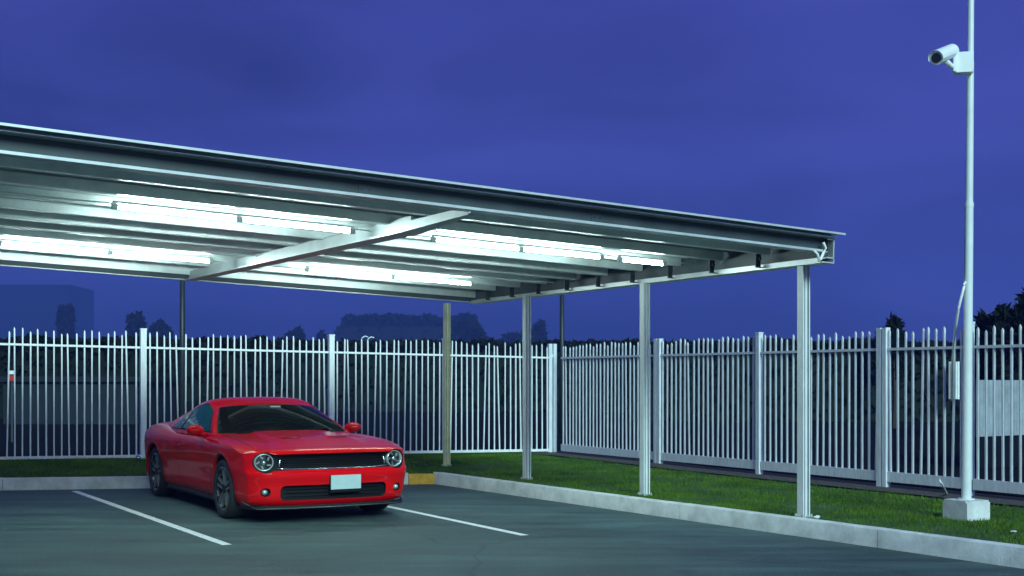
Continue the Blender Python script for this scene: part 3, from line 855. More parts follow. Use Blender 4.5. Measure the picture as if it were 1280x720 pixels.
        for v in bm.verts:
            c=v.co; n=2.6
            c.x*=.09*(1 if c.x>0 else .45); c.y*=.105; c.z*=.070
            c.z+= -.02*(c.y*s/.1)*.0
        bmesh.ops.rotate(bm,verts=bm.verts,cent=(0,0,0),matrix=Matrix.Rotation(s*-.12,3,'Z'))
        bmesh.ops.translate(bm,verts=bm.verts,vec=(.52,s*.985,1.03))
        mi=obj('wing_mirror',bm,M['paint'],root,smooth=True)
        bm=bmesh.new(); tube(bm,[(.54,s*.86,.97),(.53,s*.91,.985),(.52,s*.96,1.0)],[.035,.028,.03],8); obj('mirror_stalk',bm,M['paint'],mi,smooth=True)
        bm=bmesh.new(); bmesh.ops.create_circle(bm,cap_ends=True,segments=24,radius=1,matrix=Matrix.Translation((.478,s*.985,1.03))@Matrix.Rotation(PI/2,4,'Y')@Matrix.Diagonal((.052,.088,1,1))); obj('mirror_glass',bm,M['glass'],mi)
    # hood shut lines
    def topline(pts,w,name='hood_gap',m='gap',proud=.003):
        bm=bmesh.new(); prev=None; P_=[]
        for (a,b),(c,d) in zip(pts,pts[1:]):
            for q in range(10): P_.append((lerp(a,c,q/10),lerp(b,d,q/10)))
        P_.append(pts[-1])
        for i,(x,b) in enumerate(P_):
            n0,n1=P_[max(i-1,0)],P_[min(i+1,len(P_)-1)]; dx,dy=n1[0]-n0[0],(n1[1]-n0[1])*.85; L=math.hypot(dx,dy); ox,oy=-dy/L*w/2,dx/L*w/2/.85
            cur=[bm.verts.new(bodyP(x+ox*k,b+oy*k,1)+Vector((0,0,proud))) for k in (-1,1)]
            if prev: bm.faces.new((prev[0],prev[1],cur[1],cur[0]))
            prev=cur
        bmesh.ops.recalc_face_normals(bm,faces=bm.faces); return obj(name,bm,M[m],root)
    for s in (-1,1): topline([(.92,s*.90),(1.6,s*.885),(2.22,s*.86)],.008)
    topline([(2.30,-.86),(2.31,0),(2.30,.86)],.006)
    # hood scoops: two dark inlets
    for s in (-1,1):
        bm=bmesh.new()
        for xx,zz in ((0,0),):
            p=bodyP(1.78,s*.30,1)
            quadbox(bm,p+Vector((-.13,-.12,-.004)),(.15,0,-.006),(0,.24,0),(0,0,.018))
        bmesh.ops.bevel(bm,geom=bm.edges[:],offset=.006,segments=2)
        bmesh.ops.recalc_face_normals(bm,faces=bm.faces); hs=obj('hood_scoop',bm,M['paint'],root,smooth=True)
        bm=bmesh.new(); p=bodyP(1.805,s*.30,1); quadbox(bm,p+Vector((0,-.10,.0)),(.004,0,0),(0,.20,0),(0,0,.009)); obj('scoop_mouth',bm,M['gap'],hs)
    # grille: dark mesh panel, chrome lower trim, bars
    def frontx(y,z):
        b=y/(.92*sinterp(z,WZ)); ab=abs(b); return 2.44+sinterp(z,FX)-.10*ab**2.2-.13*ab**12
    bm=bmesh.new(); 
    N=40; prev=None
    for i in range(N+1):
        y=lerp(-.72,.72,i/N); x=frontx(y,.71)-.06
        cur=[bm.verts.new((x,y,.615)),bm.verts.new((x-.01,y,.71)),bm.verts.new((x,y,.812))]
        if prev:
            for k in range(2): bm.faces.new((prev[k],cur[k],cur[k+1],prev[k+1]))
        prev=cur
    bmesh.ops.recalc_face_normals(bm,faces=bm.faces); gr=obj('grille',bm,M['black'],root,smooth=True)
    bm=bmesh.new()
    for zz in (.655,.683,.711,.739,.767):
        tube(bm,[(frontx(y,.71)-.045,y,zz) for y in [lerp(-.6,.6,i/12) for i in range(13)]],.004,5)
    obj('grille_bars',bm,M['black'],gr)
    bm=bmesh.new()
    pts=[(frontx(y,.64)-.006,y,.632+.012*abs(y/.62)**4) for y in [lerp(-.63,.63,i/20) for i in range(21)]]
    tube(bm,pts,.0085,6); obj('grille_trim',bm,M['chrome'],gr,smooth=True)
    for s in (-1,1):
        bm=bmesh.new()
        tube(bm,[(frontx(.60,.66)-.02,s*.60,.65),(frontx(.6,.7)-.02,s*.595,.70),(frontx(.60,.76)-.02,s*.585,.765)],[.008,.011,.006],6)
        obj('grille_strip',bm,M['chrome'],gr,smooth=True)
    bm=bmesh.new(); prev=None
    for i in range(31):
        y=lerp(-.63,.63,i/30); x=frontx(y,.36)-.05
        cur=[bm.verts.new((x,y,.26)),bm.verts.new((x,y,.46))]
        if prev: bm.faces.new((prev[0],cur[0],cur[1],prev[1]))
        prev=cur
    for zz in (.32,.36,.40): tube(bm,[(frontx(y,.36)-.035,y,zz) for y in [lerp(-.54,.54,i/10) for i in range(11)]],.005,5)
    obj('lower_grille',bm,M['black'],root)
    # headlights
    for s in (-1,1):
        x=frontx(.745,.715)-.035
        hl=empty('headlight',(x,s*.745,.715)); hl.parent=root; hl.rotation_euler[2]=s*.20
        bm=bmesh.new(); tube(bm,[(-.10,0,0),(-.03,0,0)],.112,32); obj('bowl',bm,M['lampglass'],hl,smooth=False)
        bm=bmesh.new(); lathe(bm,[(.086,-.028),(.090,.004),(.097,.006),(.102,-.01),(.112,-.06)],40); bm.transform(Matrix.Rotation(-PI/2,4,'Z')); obj('ring',bm,M['lampring'],hl,smooth=True)
        for rr,yy,zz in ((.040,0,.0),):
            bm=bmesh.new(); bmesh.ops.create_uvsphere(bm,u_segments=20,v_segments=10,radius=rr*.7,matrix=Matrix.Translation((-.03,yy,zz))); obj('projector',bm,M['chrome'],hl,smooth=True)
        bm=bmesh.new()
        for q in range(5):
            a=q*2*PI/5+.4; 
            bmesh.ops.create_cube(bm,size=1,matrix=Matrix.Rotation(a,4,'X')@Matrix.Translation((-.022,0,.062))@Matrix.Rotation(.5,4,'X')@Matrix.Diagonal((.012,.016,.042,1)))
        obj('reflector_facets',bm,M['spoke'],hl)
        bm=bmesh.new(); bmesh.ops.create_uvsphere(bm,u_segments=24,v_segments=10,radius=.03,matrix=Matrix.Translation((0,0,0)))
        bm.free()
        fx_=frontx(.745,.375)-.03
        fg=empty('fog_lamp',(fx_,s*.745,.375)); fg.parent=root
        bm=bmesh.new(); lathe(bm,[(.030,-.01),(.034,.006),(.044,.008),(.048,-.03)],28); bm.transform(Matrix.Rotation(-PI/2,4,'Z')); obj('fog_ring',bm,M['black'],fg,smooth=True)
        bm=bmesh.new(); bmesh.ops.create_uvsphere(bm,u_segments=16,v_segments=8,radius=.033,matrix=Matrix.Translation((-.012,0,0))); obj('fog_lens',bm,M['lampring'],fg,smooth=True)
    # number plate (blank) on a dark bracket
    px_=frontx(.1,.5)+.012
    bm=bmesh.new(); bmesh.ops.create_cube(bm,size=1,matrix=Matrix.Translation((px_+.006,.10,.470))@Matrix.Rotation(.03,4,'Z')@Matrix.Diagonal((.008,.345,.165,1))); bmesh.ops.bevel(bm,geom=bm.edges[:],offset=.002,segments=2)
    lp=obj('license_plate',bm,M['plate'],root)
    bm=bmesh.new(); bmesh.ops.create_cube(bm,size=1,matrix=Matrix.Translation((px_-.008,.10,.452))@Matrix.Rotation(.03,4,'Z')@Matrix.Diagonal((.016,.36,.20,1))); obj('plate_bracket',bm,M['black'],lp)
    # front splitter
    bm=bmesh.new(); prev=None
    for i in range(41):
        y=lerp(-.93,.93,i/40); x=frontx(y*.97,.26)+.03
        if abs(y)>.86: x-= (abs(y)-.86)*1.6
        cur=[bm.verts.new((x-.10,y,.17)),bm.verts.new((x,y,.172)),bm.verts.new((x+.004,y,.182)),bm.verts.new((x-.03,y,.215))]
        if prev:
            for k in range(3): bm.faces.new((prev[k],prev[k+1],cur[k+1],cur[k]))
        prev=cur
    bmesh.ops.recalc_face_normals(bm,faces=bm.faces); obj('front_splitter',bm,M['black'],root,smooth=True)
    bm=bmesh.new(); tube(bm,[(frontx(y*.97,.26)+.036-(max(0,abs(y)-.86)*1.6),y,.186+.07*ss(.84,.92,abs(y))) for y in [lerp(-.92,.92,i/40) for i in range(41)]],.004,5); obj('splitter_edge',bm,M['chrome'],root)
    # underbody
    bm=bmesh.new(); box(bm,(0,0,.20),(4.6,1.5,.05)); obj('underbody',bm,M['gap'],root)
    # tail lamp
    bm=bmesh.new(); prev=None
    for i in range(21):
        y=lerp(-.80,.80,i/20); b=y/.92; x=-2.56+.07*abs(b)**2+.12*abs(b)**9-.008
        cur=[bm.verts.new((x,y,.78)),bm.verts.new((x,y,.90))]
        if prev: bm.faces.new((prev[0],cur[0],cur[1],prev[1]))
        prev=cur
    obj('tail_lamp',bm,M['gap'],root)
    # wheels
    def wheel(x,s,steer=0):
        w=empty('wheel',(x,s*.825,.36)); w.parent=root; w.rotation_euler[2]=steer+(PI if s<0 else 0)
        # local +y is outward
        bm=bmesh.new(); lathe(bm,[(.258,-.12),(.30,-.135),(.338,-.128),(.356,-.10),(.360,-.05),(.360,.05),(.356,.10),(.338,.128),(.30,.135),(.262,.118),(.258,.11)],48)
        bmesh.ops.recalc_face_normals(bm,faces=bm.faces); obj('tyre',bm,M['rubber'],w,smooth=True)
        bm=bmesh.new(); lathe(bm,[(.262,.112),(.266,.120),(.256,.124),(.248,.112),(.240,.02),(.06,.0),(.0,.0)],48)
        bmesh.ops.recalc_face_normals(bm,faces=bm.faces); rim=obj('rim',bm,M['rim'],w,smooth=True)
        bm=bmesh.new(); lathe(bm,[(.250,.121),(.262,.1245),(.266,.121),(.262,.118)],48); bmesh.ops.recalc_face_normals(bm,faces=bm.faces); obj('rim_edge',bm,M['chrome'],rim,smooth=True)
        for q in range(5):
            a=q*2*PI/5+.3
            bm=bmesh.new()
            for e in (-1,1):
                p0=Vector((.045*math.cos(a+e*.5),.098,.045*math.sin(a+e*.5))); p1=Vector((.252*math.cos(a+e*.17),.108,.252*math.sin(a+e*.17)))
                d=(p1-p0); n=d.cross(Vector((0,1,0))).normalized()*.013
                quadbox(bm,p0-n-Vector((0,.02,0)),d,n*2,Vector((0,.024,0)))
            bmesh.ops.bevel(bm,geom=bm.edges[:],offset=.003,segments=1)
            bmesh.ops.recalc_face_normals(bm,faces=bm.faces); obj('spoke',bm,M['spoke'],rim)
        bm=bmesh.new(); tube(bm,[(0,.06,0),(0,.112,0)],.055,20); obj('hub_cap',bm,M['rim'],rim)
        return w
    for x in (XF,XR):
        for s in (-1,1): wheel(x,s)
    psi=math.radians(30)
    SXc,SYc=1.09,1.10
    fvec=Vector((math.sin(psi),-math.cos(psi))); lv=Vector((-fvec.y,fvec.x))
    # near headlight ray fixes the place along the parking bay
    hn=Vector(((333-CX)/FPX*13.72,13.72))
    o=hn-fvec*2.39*SXc+lv*.745*SYc
    o=o
    root.scale=(SXc,SYc,1)
    for yy in (-.745,.745):
        q=o+fvec*2.39*SXc+lv*yy*SYc; print('headlight px',CX+FPX*q.x/q.y)
    q=o-fvec*2.5*SXc-lv*.85*SYc; print('tail px',CX+FPX*q.x/q.y)
    root.location=(o.x,o.y,0.0); root.rotation_euler[2]=math.atan2(fvec.y,fvec.x)
    return root
car=build_car()

# ------------------------------------------------------------------ pole with security camera
PX,PY=at(1209,600,12.85).x-.01,12.85
PO=empty('camera_pole',(PX,PY,GZ)); tag(PO,'tall slim white pole rising from a concrete block on the lawn at right','pole')
bm=bmesh.new(); zj=CZ+(HY-258)/FPX*PY-GZ
lean=lambda z: .05*z/5.6
tube(bm,[(lean(z),0,z) for z in (.2,1.2,2.2,zj)],[.051,.049,.047,.045],20); obj('lower_tube',bm,M['pole'],PO,angle=40)
bm=bmesh.new(); tube(bm,[(lean(z),0,z) for z in (zj-.01,zj+.04)],.049,20); obj('joint_collar',bm,M['pole'],PO,angle=40)
bm=bmesh.new(); tube(bm,[(lean(z),0,z) for z in (zj,4.2,4.9)],[.041,.039,.037],20); tube(bm,[(lean(z),0,z) for z in (4.9,6.6)],[.034,.030],16); obj('upper_tube',bm,M['pole'],PO,angle=40)
bm=bmesh.new()
quadbox(bm,(-.02-.0,-.235,-.06),Vector((-.454,.891,0))*.33,Vector((.891,.454,0))*.34,(0,0,.27))
bmesh.ops.recalc_face_normals(bm,faces=bm.faces); bmesh.ops.bevel(bm,geom=bm.edges[:],offset=.02,segments=3)
ctr=Vector((-.02,-.235,0))+Vector((-.454,.891,0))*.165+Vector((.891,.454,0))*.17
for v in bm.verts: v.co.x-=ctr.x; v.co.y-=ctr.y
obj('concrete_base',bm,M['concrete'],PO,angle=50)
bm=bmesh.new(); tube(bm,[(.0,0,.205),(0,0,.225)],.085,20); obj('base_flange',bm,M['pole'],PO)
# camera with its junction box
zc=CZ+(HY-79)/FPX*PY
CAM=empty('security_camera',(PX-.045,PY,zc-.02)); tag(CAM,'white bullet security camera with square mounting box near top of pole','security camera')
bm=bmesh.new(); box(bm,(-.01,-.075,0),(.185,.12,.215),math.radians(-14)); bmesh.ops.bevel(bm,geom=bm.edges[:],offset=.012,segments=3); obj('mounting_box',bm,M['white_plastic'],CAM,angle=40)
bm=bmesh.new(); box(bm,(.0,-.005,.05),(.13,.12,.03)); box(bm,(.0,-.005,-.06),(.13,.12,.03)); obj('pole_clamp',bm,M['steel'],CAM)
bm=bmesh.new(); box(bm,(-.118,-.10,-.01),(.03,.10,.19),math.radians(-14)); bmesh.ops.bevel(bm,geom=bm.edges[:],offset=.006,segments=2); obj('hinge_plate',bm,M['white_plastic'],CAM,angle=40)
back=Vector((-.16,-.12,.11)); fr=Vector((-.40,-.35,-.02))
dirv=(fr-back).normalized()
bm=bmesh.new(); tube(bm,[back,back+dirv*.01,fr-dirv*.005,fr],[.060,.068,.074,.072],28); obj('camera_body',bm,M['white_plastic'],CAM,angle=40)
bm=bmesh.new()
# sun hood over the body
sx=dirv.cross(Vector((0,0,1))).normalized(); sz=sx.cross(dirv).normalized(); prev=None
for q in range(15):
    a=math.radians(-15+q*210/14); off=(sx*math.cos(a)+sz*math.sin(a))
    cur=[bm.verts.new(p+off*r) for p,r in ((back+dirv*-.02,.074),(fr+dirv*.015,.079),(fr+dirv*.015,.083),(back+dirv*-.02,.079))]
    if prev:
        for k in range(4): bm.faces.new((prev[k],prev[(k+1)%4],cur[(k+1)%4],cur[k]))
    prev=cur
bmesh.ops.recalc_face_normals(bm,faces=bm.faces); obj('sun_shield',bm,M['white_plastic'],CAM,angle=40)
bm=bmesh.new(); tube(bm,[fr-dirv*.002,fr+dirv*.006],.052,28); obj('lens',bm,M['darkwin'],CAM)
bm=bmesh.new(); mid=back.lerp(fr,.45); tube(bm,[Vector((-.125,-.10,-.03)),Vector((-.17,-.13,-.045)),mid+Vector((0,0,-.05))],[.035,.028,.03],12); tube(bm,[Vector((-.13,-.10,-.055)),Vector((-.22,-.17,-.02)),mid+Vector((-.02,-.02,-.05))],.012,8)
obj('swivel_arm',bm,M['white_plastic'],CAM,smooth=True)
# cable leaving the pole
def bez(pts,n=24):
    out=[]; 
    for i in range(n+1):
        t=i/n*(len(pts)-1); k=min(int(t),len(pts)-2); f=t-k
        p0=pts[max(k-1,0)];p1=pts[k];p2=pts[k+1];p3=pts[min(k+2,len(pts)-1)]
        out.append(.5*((2*p1)+(p2-p0)*f+(2*p0-5*p1+4*p2-p3)*f*f+(3*p1-p0-3*p2+p3)*f**3))
    return out
cp=[at(1206.5,352,12.80),at(1203,366,12.78),at(1197,392,12.85),at(1192.5,430,13.2),at(1190.5,470,13.8),at(1190,500,15.6)]
bm=bmesh.new(); tube(bm,bez(cp,40),.015,8); o=obj('cable',bm,M['white_plastic'],smooth=True); tag(o,'white cable bowing from the pole down to the fence','cable')
cp=[at(1181,606,12.9),at(1176,601,12.95),at(1172,596,13.1)]
bm=bmesh.new(); tube(bm,bez([onz(1184,618,GZ+.01),at(1178,606,12.75),at(1173.5,598,12.8)],10),.011,6); o=obj('cable_stub',bm,M['white_plastic'],smooth=True); tag(o,'short bare cable end sticking up from the lawn beside the concrete block','cable')
# ribbed box on the fence
q=on_line(FC,fd,1196)-nfd*.05; zt_=CZ+(HY-452)/FPX*q.y; zb_=CZ+(HY-499)/FPX*q.y
bm=bmesh.new(); EB=empty('meter_box',(q.x,q.y,zb_)); tag(EB,'narrow white ribbed box fixed to the side fence behind the pole','box')
box(bm,(0,0,(zt_-zb_)/2),(.15,.035,zt_-zb_),rzS); 
for k in (-1,0,1): 
    c=Matrix.Rotation(rzS,2)@Vector((k*.08,-.02)); c2=Vector((-nfd.x,-nfd.y))*.026+Vector((fd.x,fd.y))*k*.05
    box(bm,(c2.x,c2.y,(zt_-zb_)/2),(.02,.015,(zt_-zb_)*.98),rzS)
bmesh.ops.recalc_face_normals(bm,faces=bm.faces); obj('box_case',bm,M['white_plastic'],EB)

# ------------------------------------------------------------------ beyond the fence
def lamp_post(px,Y,h,label):
    p=at(px,450,Y); r=empty('lamp_post',(p.x,p.y,-.05)); tag(r,label,'lamp post','dark lamp posts beyond the fence')
    bm=bmesh.new(); tube(bm,[(0,0,0),(0,0,h)],[.085,.065],14); obj('pole',bm,M['darkpole'],r,smooth=True)
    bm=bmesh.new(); tube(bm,[(0,0,h-.05),(.3,0,h+.08),(.6,0,h+.1)],.03,8); box(bm,(.75,0,h+.10),(.5,.18,.07)); obj('lamp_head',bm,M['darkpole'],r)
lamp_post(228,33,5.4,'dark lamp post behind the white fence, left of the red car')
lamp_post(702.5,36,5.0,'dark lamp post behind the corner where the two fences meet')

def crown_mesh(bm,c,rx,ry,rz,n,leaf,seed=0,lump=.45,c_scale=1):
    rnd=random.Random(seed)
    blobs=[]
    for i in range(9):
        a=rnd.uniform(0,2*PI); e=rnd.uniform(-.6,1.)
        blobs.append((Vector((math.cos(a)*rnd.uniform(.2,.7)*rx,math.sin(a)*rnd.uniform(.2,.7)*ry,e*.62*rz)),rnd.uniform(.30,.6)))
    for i in range(n):
        b,r=blobs[rnd.randrange(len(blobs))]
        while True:
            u=Vector((rnd.uniform(-1,1),rnd.uniform(-1,1),rnd.uniform(-1,1)))
            if .1<u.length<1: break
        u=u*(u.length**-.45)
        p=Vector(c)+b+Vector((u.x*rx,u.y*ry,u.z*rz))*r
        if p.z<.05: p.z=rnd.uniform(.05,.5)
        q=Vector((rnd.uniform(-1,1),rnd.uniform(-1,1),rnd.uniform(-1,1))).normalized(); w=q.orthogonal().normalized()
        s=leaf*max(1,c_scale)*rnd.uniform(.5,1.3)
        bm.faces.new([bm.verts.new(p+q*s),bm.verts.new(p+w*s*.5),bm.verts.new(p-q*s),bm.verts.new(p-w*s*.5)])
def tree(px,ytop,Y,width_px,label,n=1500,seed=1,leaf=.22,trunk=.3,kind='tree',group=None,cy=None,name='tree'):
    top=CZ+(HY-ytop)/FPX*Y; rx=width_px/2/FPX*Y; x=(px-CX)/FPX*Y
    r=empty(name,(x,Y,-.05)); tag(r,label,kind,group or 'dark trees beyond the fence')
    bm=bmesh.new(); hz=top*(1-trunk)/2; crown_mesh(bm,(0,0,top-hz),rx,rx,hz*1.0,n,leaf,seed,c_scale=Y/60); obj('crown',bm,M['leaf'],r)
    bm=bmesh.new(); th=top-hz
    tube(bm,[(0,0,0),(.05,0,th*.5),(0,.05,th)],[.05*top**.7,.035*top**.7,.015*top**.7],8)
    for k in range(4):
        a=k*1.6+seed; tube(bm,[(0,0,th*.6),(math.cos(a)*rx*.5,math.sin(a)*rx*.5,th*1.05)],[.02*top**.7,.006],5)
    obj('trunk',bm,M['bark'],r)
tree(168,391,360,26,'small ragged treetop above the fence near its tall left post',900,3)
tree(200,402,360,34,'low round treetop above the fence left of the dark lamp post',900,4)
tree(84,377,430,22,'narrow dark treetop beside the faint block at far left',900,5)
tree(371,406,380,36,'small round treetop above the fence over the car roof',1100,6)
tree(400,408,390,26,'small treetop between the round bush and the broad tree mass',900,7)
tree(672,405,430,22,'spiky treetop just left of the lamp post at the fence corner',900,8)
tree(1118,393,40,26,'small dark rounded treetop above the side fence post',1300,9)
tree(1232,396,34,34,'low dark treetop right of the camera pole',1500,10)
tree(1262,386,33,46,'broad dark treetop above the fence at the right edge',2500,11)
tree(1284,352,30,38,'tallest dark tree, cut by the right edge of the view',2500,12,trunk=.35)
tree(1100,408,46,20,'tiny treetop left of the rounded one above the side fence',600,13)
tree(640,414,440,50,'low wide treetop between two carport posts',1200,15)
tree(590,404,425,60,'rounded treetop at the right end of the flat dark mass',1600,16)
# flat-topped dark mass: clipped row seen as one block
def hedge_row(px0,px1,yt,Y,depth,label,n,seed):
    x0=(px0-CX)/FPX*Y; x1=(px1-CX)/FPX*Y; top=CZ+(HY-yt)/FPX*Y; rnd=random.Random(seed)
    r=empty('hedge',((x0+x1)/2,Y,-.05)); tag(r,label,'hedge'); hw=(x1-x0)/2
    bm=bmesh.new()
    for i in range(n):
        x=rnd.uniform(-hw,hw); k_=Y/50; ht=top+k_*(.22*mnoise.noise(Vector((x*.5/k_,seed,0)))+.14*mnoise.noise(Vector((x*2/k_,seed,0)))); ht*=1-.25*ss(.86,1,abs(x)/hw)*(1 if k_>2 else 0)
        z=ht*(1-rnd.random()**1.6); y=rnd.uniform(-depth/2,depth/2)
        p=Vector((x,y,z)); q=Vector((rnd.uniform(-1,1),rnd.uniform(-1,1),rnd.uniform(-1,1))).normalized(); w=q.orthogonal().normalized(); s=.24*max(1,Y/60)*rnd.uniform(.5,1.2)
        bm.faces.new([bm.verts.new(p+q*s),bm.verts.new(p+w*s*.6),bm.verts.new(p-q*s),bm.verts.new(p-w*s*.6)])
    quadbox(bm,(-hw+.1,-depth/2+.2,0),(2*hw-.2,0,0),(0,depth-.4,0),(0,0,top-.5*max(1,Y/60)))
    obj('foliage',bm,M['leaf'],r)
hedge_row(424,604,397,560,22,'broad flat-topped dark hedge rising behind the fence right of the car',7000,2)
hedge_row(-60,330,424,52,2,'long low dark hedge behind the left half of the white fence',6000,3)
hedge_row(330,800,427,66,2,'long low dark hedge behind the fence corner and carport posts',7000,4)
hedge_row(780,1330,427,48,2,'long low dark hedge behind the grey side fence',8000,5)
# far buildings
def building(px0,px1,yt,Y,depth,label,wins=(4,3),m='darkwall'):
    x0=(px0-CX)/FPX*Y; x1=(px1-CX)/FPX*Y; top=CZ+(HY-yt)/FPX*Y
    r=empty('building',((x0+x1)/2,Y+depth/2,-.1)); tag(r,label,'building'); w=x1-x0
    bm=bmesh.new(); box(bm,(0,0,top/2),(w,depth,top)); obj('wall',bm,M[m],r)
    bm=bmesh.new(); box(bm,(0,0,top+.1),(w+.3,depth+.3,.2)); obj('roof',bm,M[m],r)
    for i in range(wins[0]):
        for j in range(wins[1]):
            bm=bmesh.new(); box(bm,((i+.5)/wins[0]*w-w/2,-depth/2-.03,top*(j+.55)/wins[1]),(w/wins[0]*.5,.06,top/wins[1]*.4)); obj('window',bm,M['darkwin'],r)
building(-90,86,356,1000,60,'faint tall dark block beyond the fence at far left',(0,0))
building(2,168,474,40,5,'low dim grey shed behind the fence at left',(3,1),m='tank2') if False else None
M['dim']=mat('dim_grey_render',(.018,.026,.032),.9,spec=.1,var=.2,scale=1.)
building(4,172,474,44,5,'low dim grey shed seen between the left fence pickets',(0,0),m='dim')
# small sign
p=at(15,470,30); SG=empty('sign',(p.x,p.y,-.05)); tag(SG,'tiny red and white sign on a post behind the left pickets','sign')
bm=bmesh.new(); tube(bm,[(0,0,0),(0,0,p.z+.05)],.03,8); obj('sign_post',bm,M['darkpole'],SG)
bm=bmesh.new(); box(bm,(0,-.04,p.z+.0),(.15,.02,.14)); obj('red_panel',bm,M['redsign'],SG)
bm=bmesh.new(); box(bm,(0,-.04,p.z+.14),(.13,.02,.09)); obj('white_panel',bm,M['white_plastic'],SG)
# white ribbed metal screen beyond side fence
Ys=20.5; a=at(1222,475,Ys); b=at(1420,470,Ys+3)
TS=empty('metal_screen',(a.x,a.y,.0)); tag(TS,'white ribbed sheet metal screen standing behind the fence right of the pole','screen')
d=Vector((b.x-a.x,b.y-a.y)); L=d.length; d.normalize(); n=Vector((d.y,-d.x))
bm=bmesh.new(); K=int(L/.09); zs0=CZ+(HY-546)/FPX*Ys; zs1=a.z
prev=None
for i in range(K*4+1):
    s=i*L/(K*4); o_=.02 if i%4 in (1,2) else 0
    cur=[bm.verts.new((d.x*s+n.x*o_,d.y*s+n.y*o_,z)) for z in (zs0,zs1)]+[bm.verts.new((d.x*s-n.x*.03,d.y*s-n.y*.03,z)) for z in (zs1,zs0)]
    if prev:
        for k in range(4): bm.faces.new((prev[k],prev[(k+1)%4],cur[(k+1)%4],cur[k]))
    else: bm.faces.new(cur)
    prev=cur
bm.faces.new(prev[::-1])
bmesh.ops.recalc_face_normals(bm,faces=bm.faces); obj('ribbed_sheet',bm,M['tank'],TS)
bm=bmesh.new(); quadbox(bm,(0,.03,0),Vector((d.x,d.y,0))*L,(0,.2,0),(0,0,zs0-.002)); obj('plinth',bm,M['darkwall'],TS)

# bits of litter / pale pebbles on the lawn
for k,(px,py,lab) in enumerate(((1267,666,'pale crumpled leaf on the lawn in front of the pole'),(1021,648,'pale pebble at the foot of the nearest carport post'),(1148,669,'pale leaf on the lawn between nearest post and pole'))):
    p=onz(px,py,GZ+.02); bm=bmesh.new(); bmesh.ops.create_icosphere(bm,subdivisions=2,radius=.026,matrix=Matrix.Translation((p.x,p.y,GZ+.035))@Matrix.Diagonal((1.3,.8,.6,1)))
    for v in bm.verts: v.co+=Vector((1,1,1))*.012*mnoise.noise(v.co*40)
    if 'leaf' in lab:
        for v in bm.verts: v.co.z=GZ+.035+(v.co.z-GZ-.035)*.35
    o=obj('leaf' if 'leaf' in lab else 'pebble',bm,M['concrete'],smooth=True); tag(o,lab,'leaf' if 'leaf' in lab else 'pebble')

# ------------------------------------------------------------------ haze
bm=bmesh.new(); box(bm,(0,600,60),(2000,1240,124)); HZ=obj('haze',bm,None)
hm=bpy.data.materials.new('haze'); hm.use_nodes=True; nt=hm.node_tree; nt.nodes.clear()
out_=nt.nodes.new('ShaderNodeOutputMaterial'); pv_=nt.nodes.new('ShaderNodeVolumePrincipled')
pv_.inputs['Color'].default_value=(.16,.26,.9,1); pv_.inputs['Density'].default_value=.0009; pv_.inputs['Anisotropy'].default_value=.0
nt.links.new(pv_.outputs[0],out_.inputs['Volume']); HZ.data.materials.append(hm); tag(HZ,'thin blue evening haze over the whole place','haze',kind='stuff')
USE_HAZE=True
if not USE_HAZE: bpy.data.objects.remove(HZ)

# ------------------------------------------------------------------ light
SE,SA=math.radians(27),math.radians(19)     # elevation, and how far right of straight behind the eye
sd=Vector((math.sin(SA)*math.cos(SE),-math.cos(SA)*math.cos(SE),math.sin(SE)))
L=bpy.data.lights.new('sun','SUN'); L.energy=3.7; L.angle=math.radians(20); L.color=(.66,1.0,.97)
lo=bpy.data.objects.new('sun',L); C.objects.link(lo); lo.rotation_euler=sd.to_track_quat('Z','Y').to_euler(); lo.location=(0,-20,30)
W=bpy.data.worlds.new('World'); S.world=W; W.use_nodes=True; nt=W.node_tree; bg=nt.nodes['Background']
sky=nt.nodes.new('ShaderNodeTexSky'); sky.sky_type='NISHITA'; sky.sun_disc=False; sky.sun_elevation=SE; sky.sun_rotation=math.atan2(sd.x,sd.y)
tc=nt.nodes.new('ShaderNodeTexCoord'); mp=nt.nodes.new('ShaderNodeMapping'); mp.inputs['Scale'].default_value=(1,1,4.2); nt.links.new(tc.outputs['Generated'],mp.inputs['Vector'])
nz=nt.nodes.new('ShaderNodeTexNoise'); nz.inputs['Scale'].default_value=2.2; nz.inputs['Detail'].default_value=5; nz.inputs['Roughness'].default_value=.45; nz.inputs['Distortion'].default_value=.4
nt.links.new(mp.outputs[0],nz.inputs['Vector'])
cr=nt.nodes.new('ShaderNodeValToRGB'); cr.color_ramp.elements[0].position=.35; cr.color_ramp.elements[1].position=.68
cr.color_ramp.elements[0].color=(.20,.25,1.6,1); cr.color_ramp.elements[1].color=(.74,.88,4.9,1)
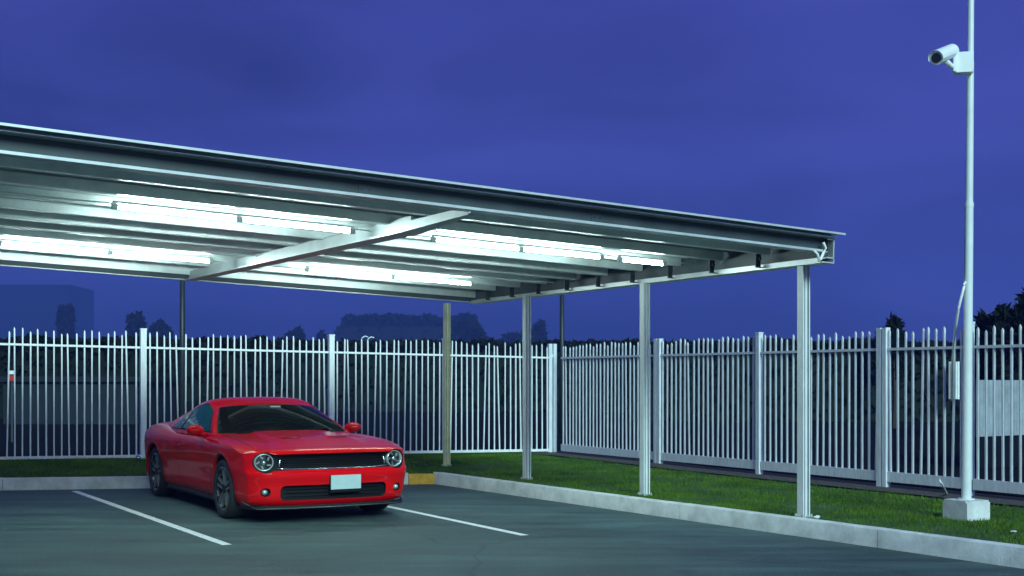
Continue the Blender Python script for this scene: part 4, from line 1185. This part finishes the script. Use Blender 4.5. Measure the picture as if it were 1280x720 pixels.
mx_=nt.nodes.new('ShaderNodeSeparateXYZ'); nt.links.new(tc.outputs['Generated'],mx_.inputs[0])
ma=nt.nodes.new('ShaderNodeMath'); ma.operation='MULTIPLY_ADD'; nt.links.new(mx_.outputs['X'],ma.inputs[0]); ma.inputs[1].default_value=.22; nt.links.new(nz.outputs[0],ma.inputs[2])
nt.links.new(ma.outputs[0],cr.inputs[0])
sx_=nt.nodes.new('ShaderNodeSeparateXYZ'); nt.links.new(tc.outputs['Generated'],sx_.inputs[0])
hr=nt.nodes.new('ShaderNodeValToRGB'); e=hr.color_ramp.elements
e[0].position=.0; e[0].color=(.24,.24,.92,1); e[1].position=.34; e[1].color=(.36,.46,3.0,1)
el=e.new(.10); el.color=(.30,.34,1.7,1)
el=e.new(.22); el.color=(.45,.48,2.8,1)
nt.links.new(sx_.outputs['Z'],hr.inputs[0])
mm=nt.nodes.new('ShaderNodeMix'); mm.data_type='RGBA'; mm.blend_type='MIX'; mm.inputs[0].default_value=.74
nt.links.new(hr.outputs[0],mm.inputs[6]); nt.links.new(cr.outputs[0],mm.inputs[7])
ad=nt.nodes.new('ShaderNodeMix'); ad.data_type='RGBA'; ad.blend_type='ADD'; ad.inputs[0].default_value=.008
nt.links.new(mm.outputs[2],ad.inputs[6]); nt.links.new(sky.outputs[0],ad.inputs[7])
nt.links.new(ad.outputs[2],bg.inputs['Color']); bg.inputs['Strength'].default_value=.10

# ------------------------------------------------------------------ camera
cam=bpy.data.cameras.new('camera'); co=bpy.data.objects.new('camera',cam); C.objects.link(co); S.camera=co
co.location=(0,0,CZ); co.rotation_euler=(PI/2,0,0); cam.sensor_width=36; cam.lens=FPX/1280*36; cam.shift_y=(HY-360)/1280; cam.clip_end=5000; cam.clip_start=.05
S.view_settings.view_transform='Standard'; S.view_settings.look='None'; S.view_settings.exposure=0; S.view_settings.gamma=1
S.cycles.use_denoising=True; S.cycles.max_bounces=6; S.cycles.volume_bounces=0; S.cycles.sample_clamp_indirect=4
